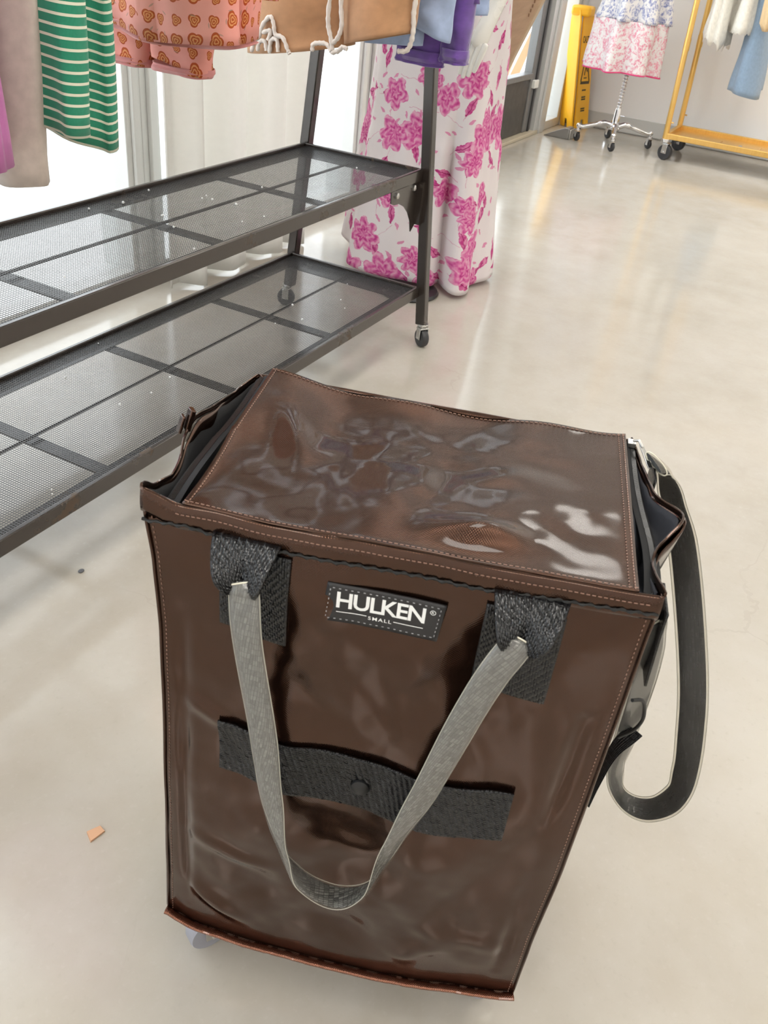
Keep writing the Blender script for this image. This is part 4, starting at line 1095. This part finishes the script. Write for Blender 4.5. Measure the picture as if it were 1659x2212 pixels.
def back(u, v):
    z = 0.034+(0.600-0.034)*v; xl, xr = interp(XLT, z)+0.012*v**5, interp(XRT, z)-0.012*v**5
    return Vector((xl+(xr-xl)*u, BD + 0.008*4*u*(1-u)*sin(pi*v) + 0.006*nz(u*3, v*4, 9)*u*(1-u)*4, z))
bmesh_body.grid(back, 50, 50, BW*K, 0.57*K)
def bottom(u, v):
    zf = interp(ZB, u); z = zf+(0.034-zf)*v
    xl, xr = interp(XLT, z), interp(XRT, z)
    x = xl+(xr-xl)*u
    return Vector((x, front_y(x, z)*(1-v)+BD*v, z))
bmesh_body.grid(bottom, 60, 30, BW*K, BD*K)
bobj('body', bmesh_body, M_BAG, solid=0.0016, sharp=55)
# lid
def lid_p(u, v):
    xl = 0.034-0.008*v + 0.004*sin(v*7)*0.5; xr = 0.3890
    if v > 0.5: xl = 0.034-0.008*v+0.006*(v-0.5)
    x = xl+(xr-xl)*u
    ztf = interp(ZTP, 0.075+0.89*u); yf = front_y(x, ztf)-0.001
    y = yf+(0.2545-yf)*v
    e = (4*u*(1-u))**0.5*(4*v*(1-v))**0.5
    z = 0.6075 - 0.010*v*4*u*(1-u) - 0.006*e + (ztf+0.0016-0.6075)*(1-v)**5
    z += e*(0.010*nz(x*7, y*7, 2.2) + 0.0042*nz(x*14, y*17, 6.0) + 0.0009*nz(x*40, y*40, 3.0))
    # pulled folds across the lid
    z += ridge(x, y, (0.17, 0.13), (0.24, 0.175), 0.014, 0.008)*e + ridge(x, y, (0.225, 0.16), (0.215, 0.07), 0.012, -0.007)*e
    z += ridge(x, y, (0.20, 0.030), (0.31, 0.040), 0.016, 0.008) + ridge(x, y, (0.245, 0.125), (0.34, 0.165), 0.014, 0.007)*e + ridge(x, y, (0.11, 0.09), (0.06, 0.20), 0.016, 0.006)*e
    z += 0.0025*sin(u*17+1.0)*v**4
    return Vector((x, y, z))
bobj('lid', MB().grid(lid_p, 110, 80, 0.355*K, 0.25*K), M_LID, solid=0.0016, sharp=60)
# fold of the lid over the front, above the cord seam
def hemf2(u, v):
    z1 = interp(ZTP, u); x = interp(XLT, z1)+(interp(XRT, z1)-interp(XLT, z1))*u
    zc = z1 + 0.0008 - 0.021*v
    y = front_y(x, zc) - 0.0026 - 0.0010*sin(pi*v) + 0.0022*(1-v)**3 + 0.0008*nz(x*30, zc*60, 4)
    return Vector((x, y, zc + 0.0012*nz(x*22, 0, 9)))
bobj('front_hem', MB().grid(hemf2, 100, 8, BW*K, 0.02), M_BAG, solid=0.0014)
# end linings and rims
def lining(right):
    def fn(u, v):          # u along depth, v rim -> lid edge
        y = 0.006+u*(BD-0.012)
        zt = interp(RIMR if right else RIML, y) - 0.002
        xr_ = rimx(y, right) + (-0.003 if right else 0.003)
        p = lid_p(1.0 if right else 0.0, u)
        x = xr_+(p.x-xr_)*v; yy = y+(p.y-y)*v
        dip = (0.020 if right else 0.034)*sin(pi*v**0.8)*(0.3+0.7*(4*u*(1-u))**0.5)
        z = zt+(p.z-0.003-zt)*v-dip + 0.002*nz(u*9, v*6, 2)
        return Vector((x, yy, z))
    return fn
bobj('left_gusset', MB().grid(lining(False), 50, 16, 0.25, 0.04), M_LINING, solid=0.0012, label='black cloth gusset folded in at the left end')
bobj('right_gusset', MB().grid(lining(True), 50, 16, 0.25, 0.04), M_LINING_B, solid=0.0012, label='navy cloth gusset folded in at the right end')
for right in (False, True):
    pts = []
    for k in range(61):
        y = k/60*BD; zt = interp(RIMR if right else RIML, y)
        pts.append((rimx(y, right), y, zt+0.001+0.0012*nz(y*60, 0.3)))
    bobj('rim_binding', MB().ribbon(pts, [(0, 0, 1)]*61, [0.0055+0.0012*nz(k*0.4, 1) for k in range(61)], [0.0026]*61, 10), M_BAG)
bobj('rim_tag', MB().bar((-0.006, 0.108, 0.608), (-0.001, 0.112, 0.628), 0.010, 0.005).bar((-0.012, 0.105, 0.606), (-0.008, 0.108, 0.622), 0.009, 0.003), M_BAG, bevel=0.001)
# zips along both ends of the lid
def zipper(right):
    s = 1 if right else -1
    pts = []; teeth = MB(); wd = []
    for k in range(56):
        v = 0.02+0.94*k/55
        p = lid_p(1.0 if right else 0.0, v)
        off = 0.010+0.004*sin(v*5+0.5)
        q = Vector((p.x+s*off, p.y, p.z-0.008+0.002*sin(v*9)))
        pts.append(q); wd.append((1, 0, -s*0.55))
    o = bobj('zip', MB().ribbon(pts, wd, [0.018]*56, [0.0018]*56, 8), M_LINING)
    for k in range(150):
        t = k/149*54; i = int(t); q = pts[i]+(pts[i+1]-pts[i])*(t-i)
        teeth.box(q+Vector((s*0.0008, 0, 0.0014)), (0.0042, 0.0010, 0.0016))
    bobj('zip_teeth', teeth, M_SNAP, o, kind='stuff')
    return pts
zr = zipper(True); zl = zipper(False)
q = zr[-3]
bobj('zip_slider', MB().box(q+Vector((-0.001, 0.004, 0.005)), (0.008, 0.010, 0.005)).tube([q+Vector((0, 0.002, 0.009)), q+Vector((0.004, -0.003, 0.013)), q+Vector((0.008, -0.008, 0.009))], 0.0016, 8), M_STEEL, bevel=0.0015, label='silver zip slider at the back right corner')
bobj('zip_pull', MB().bar(q+Vector((0.007, -0.004, 0.009)), q+Vector((0.016, -0.032, 0.001)), 0.0045, 0.0015), M_STEEL, bevel=0.0005, label='silver zip pull tab')
# stitching: one continuous run per seam
st = MB()
def stitches(fn, n, mb, L=0.62, r=0.00036):
    for k in range(n):
        a = fn((k+0.5-L/2)/n); b = fn((k+0.5+L/2)/n)
        mb.bar(a, b, r*2, r*1.6)
def up(p, d): return Vector(p)+Vector(d)
stitches(lambda t: up(lid_p(t, 0.012), (0, 0, 0.0016)), 80, st)
stitches(lambda t: up(hemf2(0.07+0.91*t, 0.34), (0, -0.0014, 0)), 84, st)
stitches(lambda t: up(lid_p(0.992, t), (0, 0, 0.0016)), 62, st)
stitches(lambda t: up(lid_p(0.980, t), (0, 0, 0.0016)), 62, st, 0.3)
stitches(lambda t: up(lid_p(0.012, t), (0, 0, 0.0016)), 60, st)
stitches(lambda t: up(lid_p(t, 0.985), (0, 0, 0.0016)), 80, st)
stitches(lambda t: up(front(0.018, t*0.97), (0, -0.0012, 0)), 120, st, 0.4)
stitches(lambda t: up(front(0.984, t*0.97), (0, -0.0012, 0)), 120, st, 0.4)
bobj('stitching', st, M_THREAD, kind='stuff')
# thick twisted black cord under the hem
cp = []
CZ = [(0, 0.5905), (0.09, 0.5925), (0.17, 0.588), (0.30, 0.5885), (0.46, 0.589), (0.64, 0.5905), (0.82, 0.5945), (1, 0.5965)]
for k in range(241):
    u = k/240; z = interp(CZ, u)-0.003; x = interp(XLT, z)+(interp(XRT, z)-interp(XLT, z))*u
    cp.append((x, front_y(x, z)-0.0045+0.0005*sin(k*0.9), z+0.0006*sin(k*0.9+1.5)))
bobj('cord_seam', MB().tube(cp, [0.0013+0.0004*sin(k*0.9*2) for k in range(241)], 8), M_BTHREAD, label='thick black cord stitched below the front hem')
# side seam piping and bottom piping
for uu in (0.004, 0.996):
    pts = [front(uu, k/60) + Vector((0, -0.0008, 0)) for k in range(59)]
    bobj('side_piping', MB().ribbon(pts, [(0.3, -1, 0)]*59, [0.0055+0.0010*nz(k*0.3, uu) for k in range(59)], [0.0026]*59, 10), M_BAG)
pts = [front(k/80, 0.0) + Vector((0, -0.0055, -0.0005+0.0006*nz(k*0.5, 1))) for k in range(81)]
bobj('bottom_piping', MB().ribbon(pts, [(0, -0.9, 0.5)]*81, [0.0135+0.002*nz(k*0.4, 3) for k in range(81)], [0.0055+0.001*nz(k*0.7, 5) for k in range(81)], 12), M_PIPE, label='copper coloured piping along the bottom edge')
# label
LX0, LX1, LZ0, LZ1 = 0.1565, 0.2518, 0.5285, 0.5665
def lab(u, v):
    x = LX0+(LX1-LX0)*u - 0.003*(1-v); z = LZ0+(LZ1-LZ0)*v - 0.002*u
    return Vector((x, front_y(x, z)*0.5+front_y(0.204, 0.548)*0.5-0.0030, z))
lb = bobj('label', MB().grid(lab, 24, 10, 0.095*K, 0.038*K), M_LABEL, solid=0.0016, label='black label printed with the maker name in white')
ink = MB()
def ltext(body, cx, cz, size, bold, w=None, spacing=1.0, h=None):
    vs, fs = text_geo(body, 1.0, bold, 'CENTER', spacing)
    x0 = min(v.x for v in vs); x1 = max(v.x for v in vs); z0 = min(v.y for v in vs); z1 = max(v.y for v in vs)
    s = (w/(x1-x0)); sz = (h/(z1-z0)) if h else s
    out = []
    for v in vs:
        u = (cx+((v.x-(x0+x1)/2)*s)-LX0)/(LX1-LX0); vv = (cz+((v.y-(z0+z1)/2)*sz)-LZ0)/(LZ1-LZ0)
        out.append(lab(u, vv)+Vector((0.003*(1-vv), -0.0012, 0.0)))
    ink.add(out, fs)
ltext('HULKEN', 0.2008, 0.5520, 1, 0.020, w=0.0715, spacing=0.90, h=0.0158)
ltext('SMALL', 0.2010, 0.5385, 1, 0.012, w=0.0190, spacing=1.25, h=0.0036)
ltext('R', 0.2421, 0.5572, 1, 0.01, w=0.0019, h=0.0024)
def lline(x0, x1, z, w):
    a = []; 
    for k in range(9):
        x = x0+(x1-x0)*k/8
        for dz in (-w/2, w/2):
            u = (x-LX0)/(LX1-LX0); vv = (z+dz-LZ0)/(LZ1-LZ0); a.append(lab(u, vv)+Vector((0.003*(1-vv), -0.0012, 0)))
    ink.add(a, [(2*k, 2*k+2, 2*k+3, 2*k+1) for k in range(8)])
lline(0.1655, 0.1900, 0.5400, 0.0008); lline(0.2120, 0.2360, 0.5393, 0.0008)
ring = []
for k in range(20):
    a = 2*pi*k/20
    for r in (0.0019, 0.0024):
        u = (0.2421+r*cos(a)-LX0)/(LX1-LX0); vv = (0.5572+r*sin(a)-LZ0)/(LZ1-LZ0); ring.append(lab(u, vv)+Vector((0.003*(1-vv), -0.0012, 0)))
ink.add(ring, [(2*k, (2*k+2) % 40, (2*k+3) % 40, 2*k+1) for k in range(20)])
bobj('label_lettering', ink, M_PRINT, lb)
ls = MB()
def labs(u, v): return lab(u, v)+Vector((0, -0.0010, 0))
stitches(lambda t: labs(0.035+0.93*t, 0.90), 18, ls, 0.35); stitches(lambda t: labs(0.035+0.93*t, 0.09), 18, ls, 0.35)
stitches(lambda t: labs(0.035, 0.09+0.81*t), 7, ls, 0.35); stitches(lambda t: labs(0.965, 0.09+0.81*t), 7, ls, 0.35)
bobj('label_stitching', ls, M_GTHREAD, lb, kind='stuff')
# webbing band with snap
BT = [(0.064, 0.384), (0.10, 0.379), (0.14, 0.3715), (0.20, 0.3665), (0.27, 0.3665), (0.342, 0.3695)]
BB = [(0.064, 0.316), (0.10, 0.3125), (0.14, 0.303), (0.20, 0.2965), (0.27, 0.2985), (0.342, 0.305)]
def band(u, v):
    x = 0.0655+(0.3405-0.0655)*u; z = interp(BB, x)+(interp(BT, x)-interp(BB, x))*v
    return Vector((x, front_y(x, z)-0.0028-0.0012*nz(x*20, z*20, 3)-0.002*v**3, z))
wb = bobj('webbing_band', MB().grid(band, 90, 20, 0.275*K, 0.07*K), M_WEBD, solid=0.0022)
WBAND = wb
sc_ = Vector((0.2025, front_y(0.2025, 0.333)-0.004, 0.3290))
bobj('snap_button', MB().lathe([(0.0085, 0.0), (0.0092, 0.002), (0.0085, 0.004), (0.005, 0.0055), (0.0012, 0.006)], sc_, (0, -1, 0.1), 24), M_SNAP, label='black snap button on the webbing band')
def weave_strips(surf, lu, lv, ln, wd, h, mb, ang=0.0, off=0.0, stag=3, seed=1):
    """raised plastic strips laid over surf(u, v); lu, lv metric sizes, ang = direction of the strips from v"""
    rnd = random.Random(seed); ca, sa = cos(ang), sin(ang); R = (lu+lv)
    def P(a, b): return surf(a/lu, b/lv)
    nr = int(R/wd)+1; nl = int(R/ln)+2
    for i in range(-nr, nr):
        for j in range(-nl, nl):
            r = (i+0.5)*wd; l = (j + (i % stag)/stag)*ln
            cu = lu/2 + r*ca - l*sa; cv = lv/2 + r*sa + l*ca
            if not (0.001 < cu < lu-0.001 and 0.001 < cv < lv-0.001): continue
            p = P(cu, cv); e = 0.0015
            n = (P(cu+e, cv)-p).cross(P(cu, cv+e)-p)
            if n.length < 1e-12: continue
            n.normalize()
            if n.y > 0: n = -n
            k = h*rnd.uniform(0.7, 1.3); tw = rnd.uniform(-0.25, 0.25)
            vs = []
            for s_ in (-1, -0.55, 0, 0.55, 1):
                for t_ in (-1, 0, 1):
                    a = r + t_*wd*0.46; b = l + s_*ln*0.52
                    uu = min(lu, max(0, lu/2 + a*ca - b*sa)); vv = min(lv, max(0, lv/2 + a*sa + b*ca))
                    vs.append(P(uu, vv) + n*(off + k*(1-s_*s_)*(1-0.55*t_*t_+tw*t_) - 0.0002))
            mb.add(vs, [(3*q+w_, 3*q+w_+1, 3*q+w_+4, 3*q+w_+3) for q in range(4) for w_ in range(2)])
    return mb
# front handle tabs
def tab(x0t, x1t, zt, x0b, x1b, zb, name, px0, px1, pz0, pz1):
    def patch(u, v):
        x = px0+(px1-px0)*u; z = pz0+(pz1-pz0)*v
        return Vector((x, front_y(x, z)-0.0026, z - 0.004*(u-0.5)*(1-v)))
    o = bobj(name+'_patch', MB().grid(patch, 18, 24, 0.06*K, 0.09*K), M_WEB, solid=0.002)
    bobj('woven_strips', weave_strips(patch, px1-px0, pz1-pz0, 0.0068, 0.0021, 0.0011, MB(), radians(4), 0.001, 3, 3), M_STRIP, o, kind='stuff')
    def loop(u, v):
        t = 2*u-1
        xl = x0t+(x0b-x0t)*v; xr = x1t+(x1b-x1t)*v; x = xl+(xr-xl)*u
        z = zt+(zb-zt)*v
        fold = 0.020*v**1.1
        w4 = 4*v*(1-v)
        y = front_y(x, z)*(1-v) - 0.031*v**0.75 - 0.009*sin(pi*v) - 0.004 - 0.010*w4*(abs(t)**1.5) + 0.011*w4*v*exp(-(t/0.28)**2) - 0.0015*nz(x*50, z*40, 2)*(1-v)
        return Vector((x, y, z))
    o = bobj(name+'_loop', MB().grid(loop, 26, 26, 0.055*K, 0.06*K), M_WEB, solid=0.0024, sharp=80)
    bobj('woven_strips', weave_strips(loop, 0.056, 0.062, 0.0068, 0.0021, 0.0012, MB(), radians(-8), 0.0012, 3, 5), M_STRIP, o, kind='stuff')
bobj('woven_strips', weave_strips(band, 0.275, 0.070, 0.0078, 0.0021, 0.0011, MB(), radians(62), 0.0011, 4, 9), M_STRIP, WBAND, kind='stuff')
tab(0.0605, 0.1170, 0.589, 0.0876, 0.1066, 0.557, 'left_tab', 0.0660, 0.1260, 0.4955, 0.580)
tab(0.2850, 0.3430, 0.590, 0.3005, 0.3190, 0.556, 'right_tab', 0.2815, 0.3430, 0.4895, 0.576)
def handle(path, wdirs, n, W, name, wob=0.0, web=None, slv=None):
    pts = catmull(path, n); N = len(pts)
    wds = []
    P = len(path)-1
    for i in range(N):
        t = i/n; k = min(int(t), P-1); f = t-k; f = f*f*(3-2*f)
        a = Vector(wdirs[k]); b = Vector(wdirs[k+1]); 
        if a.dot(b) < -0.2: b = -b
        wds.append((a*(1-f)+b*f).normalized())
    wid = [W*(0.92+0.08*min(1, i/12, (N-1-i)/12)) for i in range(N)]
    o = bobj(name, MB().ribbon(pts, wds, [w_*0.90 for w_ in wid], [0.0030]*N, 14), web)
    pts2 = pts[2:-2]; wd2 = wds[2:-2]; n2 = len(pts2)
    th = [0.0078 + 0.0022*nz(i*0.35, 2.0)*wob for i in range(n2)]
    bobj('clear_sleeve', MB().ribbon(pts2, wd2, [wid[i+2]*(1.06+0.03*nz(i*0.3, 7)) for i in range(n2)], th, 20, cap=False, pw=2.3), slv, o, label='clear vinyl sleeve over the webbing')
    for sd in (-1, 1):
        ed = [pts2[i] + (wd2[i]-(pts2[min(i+1, n2-1)]-pts2[max(i-1, 0)]).normalized()*wd2[i].dot((pts2[min(i+1, n2-1)]-pts2[max(i-1, 0)]).normalized())).normalized()*sd*wid[i+2]*0.535 for i in range(n2)]
        bobj('sleeve_seam', MB().tube(ed, 0.00042, 6), M_SLEDGE2, o)
    for e in (0, n2-1):
        tg = (pts2[min(e+1, n2-1)]-pts2[max(e-1, 0)]).normalized(); x = (wd2[e]-tg*wd2[e].dot(tg)).normalized(); y = tg.cross(x)
        ring = [pts2[e] + x*(math.copysign(abs(cos(a))**(2/2.3), cos(a))*wid[e+2]*0.535) + y*(math.copysign(abs(sin(a))**(2/2.3), sin(a))*0.0041) for a in [2*pi*k/28 for k in range(29)]]
        bobj('sleeve_edge', MB().tube(ring, 0.0007, 6, cap=False), M_SLEDGE, o)
    return pts
FHP = []
for qx, qy, qz in ((0.0965, -0.034, 0.556), (0.1000, -0.040, 0.540), (0.1075, -0.050, 0.4906), (0.1240, -0.056, 0.3936), (0.1320, -0.055, 0.318), (0.1430, -0.052, 0.243), (0.1630, -0.050, 0.196), (0.1995, -0.049, 0.1795), (0.2290, -0.050, 0.207), (0.2460, -0.052, 0.283), (0.2650, -0.055, 0.3605), (0.2850, -0.054, 0.4570), (0.2975, -0.048, 0.5090), (0.3085, -0.040, 0.5430), (0.3100, -0.034, 0.553)):
    # (x, z) were surveyed on the plane 20 mm in front of the bag; slide each point out along its line of sight height
    FHP.append((qx + (qy+0.020)*0.10, qy, qz - (qy+0.020)*1.05))
FHW = [(1, 0, 0.1), (1, 0, 0.12), (1, -0.1, 0.15), (1, -0.12, 0.15), (1, -0.3, 0.15), (0.75, -0.75, 0.1), (0.2, -1, 0.05), (0, -1, -0.05), (-0.25, -1, 0.05), (-0.7, -0.75, 0.3), (-0.9, -0.35, 0.25), (-1, -0.15, 0.3), (-1, -0.1, 0.3), (-1, 0, 0.35), (-1, 0, 0.3)]
handle(FHP, FHW, 8, 0.0238, 'front_handle', 1.0, M_WEBH, M_SLEEVE)
# side handle, hanging out from the right end
SHP = [(0.4125, 0.0229, 0.5773), (0.4170, 0.0224, 0.5526), (0.4230, 0.0323, 0.5145), (0.4330, 0.0589, 0.4504), (0.4490, 0.1073, 0.3356), (0.4610, 0.1349, 0.2615), (0.4790, 0.1373, 0.2220), (0.5050, 0.1278, 0.2257), (0.5230, 0.1213, 0.2595), (0.5250, 0.1276, 0.2950), (0.5180, 0.1396, 0.3426), (0.5080, 0.1564, 0.3902), (0.4900, 0.1891, 0.4514), (0.4670, 0.2148, 0.5153), (0.4450, 0.2252, 0.5592), (0.4280, 0.2294, 0.5894), (0.4120, 0.2002, 0.6092)]
SHW = [(0.6, 0.8, 0), (0.65, 0.75, 0), (0.75, 0.65, 0), (0.8, 0.6, 0), (0.8, 0.6, 0), (0.6, 0.8, 0), (0.2, 1, 0), (-0.1, 1, 0.1), (-0.5, 0.9, 0.1), (-0.8, 0.6, 0), (-0.95, 0.35, 0), (-1, 0.25, 0), (-1, 0.25, 0), (-0.95, 0.4, 0), (-0.8, 0.6, 0), (-0.5, 0.85, 0), (-0.2, 1, 0)]
handle(SHP, SHW, 7, 0.0280, 'side_handle', 1.0, M_WEB, M_SLEEVE2)
for y0, zz in ((0.024, 0.585), (0.205, 0.596)):
    def pat(u, v):
        y = y0-0.02+0.04*u; z = zz+0.004-0.075*v
        x = interp(XRT, z)+0.010*sin(pi*z/0.6)+0.004
        return Vector((x+0.004, y, z))
    bobj('side_tab', MB().grid(pat, 10, 14, 0.04, 0.07), M_WEB, solid=0.002)
# side strap and cord peeking past the right edge
bobj('side_strap', MB().ribbon(catmull([(0.413, 0.03, 0.330), (0.420, 0.045, 0.352), (0.430, 0.06, 0.378), (0.446, 0.075, 0.392)], 6), [(0, 1, 0)]*19, [0.022]*19, [0.003]*19, 10), M_WEB)
bobj('side_cord', MB().tube(catmull([(0.412, 0.0, 0.500), (0.424, 0.012, 0.490), (0.432, 0.022, 0.462), (0.430, 0.028, 0.440), (0.420, 0.03, 0.425)], 6), 0.0016, 8), M_BTHREAD)
# casters under the corners
def bag_caster(x, y, ax):
    R = 0.026
    bx, by_ = x*K, y*K
    f, P0, ax, w = caster(None, bx, by_, 0.074, R, ax, off=(0.006, 0.004, 0))
    c = obj('caster', f, M_STEEL, bag, bevel=0.001)
    obj('tyre', MB().lathe([(R*0.80, -w), (R*0.95, -w), (R, -w*0.7), (R, w*0.7), (R*0.95, w), (R*0.80, w)], P0, ax, 30), M_TYRE, c)
    obj('hub', MB().lathe([(R*0.15, -w*0.7), (R*0.78, -w*0.8), (R*0.82, -w), (R*0.82, w), (R*0.78, w*0.8), (R*0.15, w*0.7)], P0, ax, 28), M_WHITEPL, c)
    obj('axle_bolt', MB().lathe([(R*0.20, -w*1.5), (R*0.22, w*1.4), (R*0.12, w*1.6)], P0, ax, 12), M_STEEL, c)
bag_caster(0.032, 0.013, (0.72, -0.70, 0)); bag_caster(0.372, 0.034, (0.5, -0.8, 0)); bag_caster(0.034, 0.225, (0.9, -0.3, 0)); bag_caster(0.372, 0.225, (0.4, -0.9, 0))
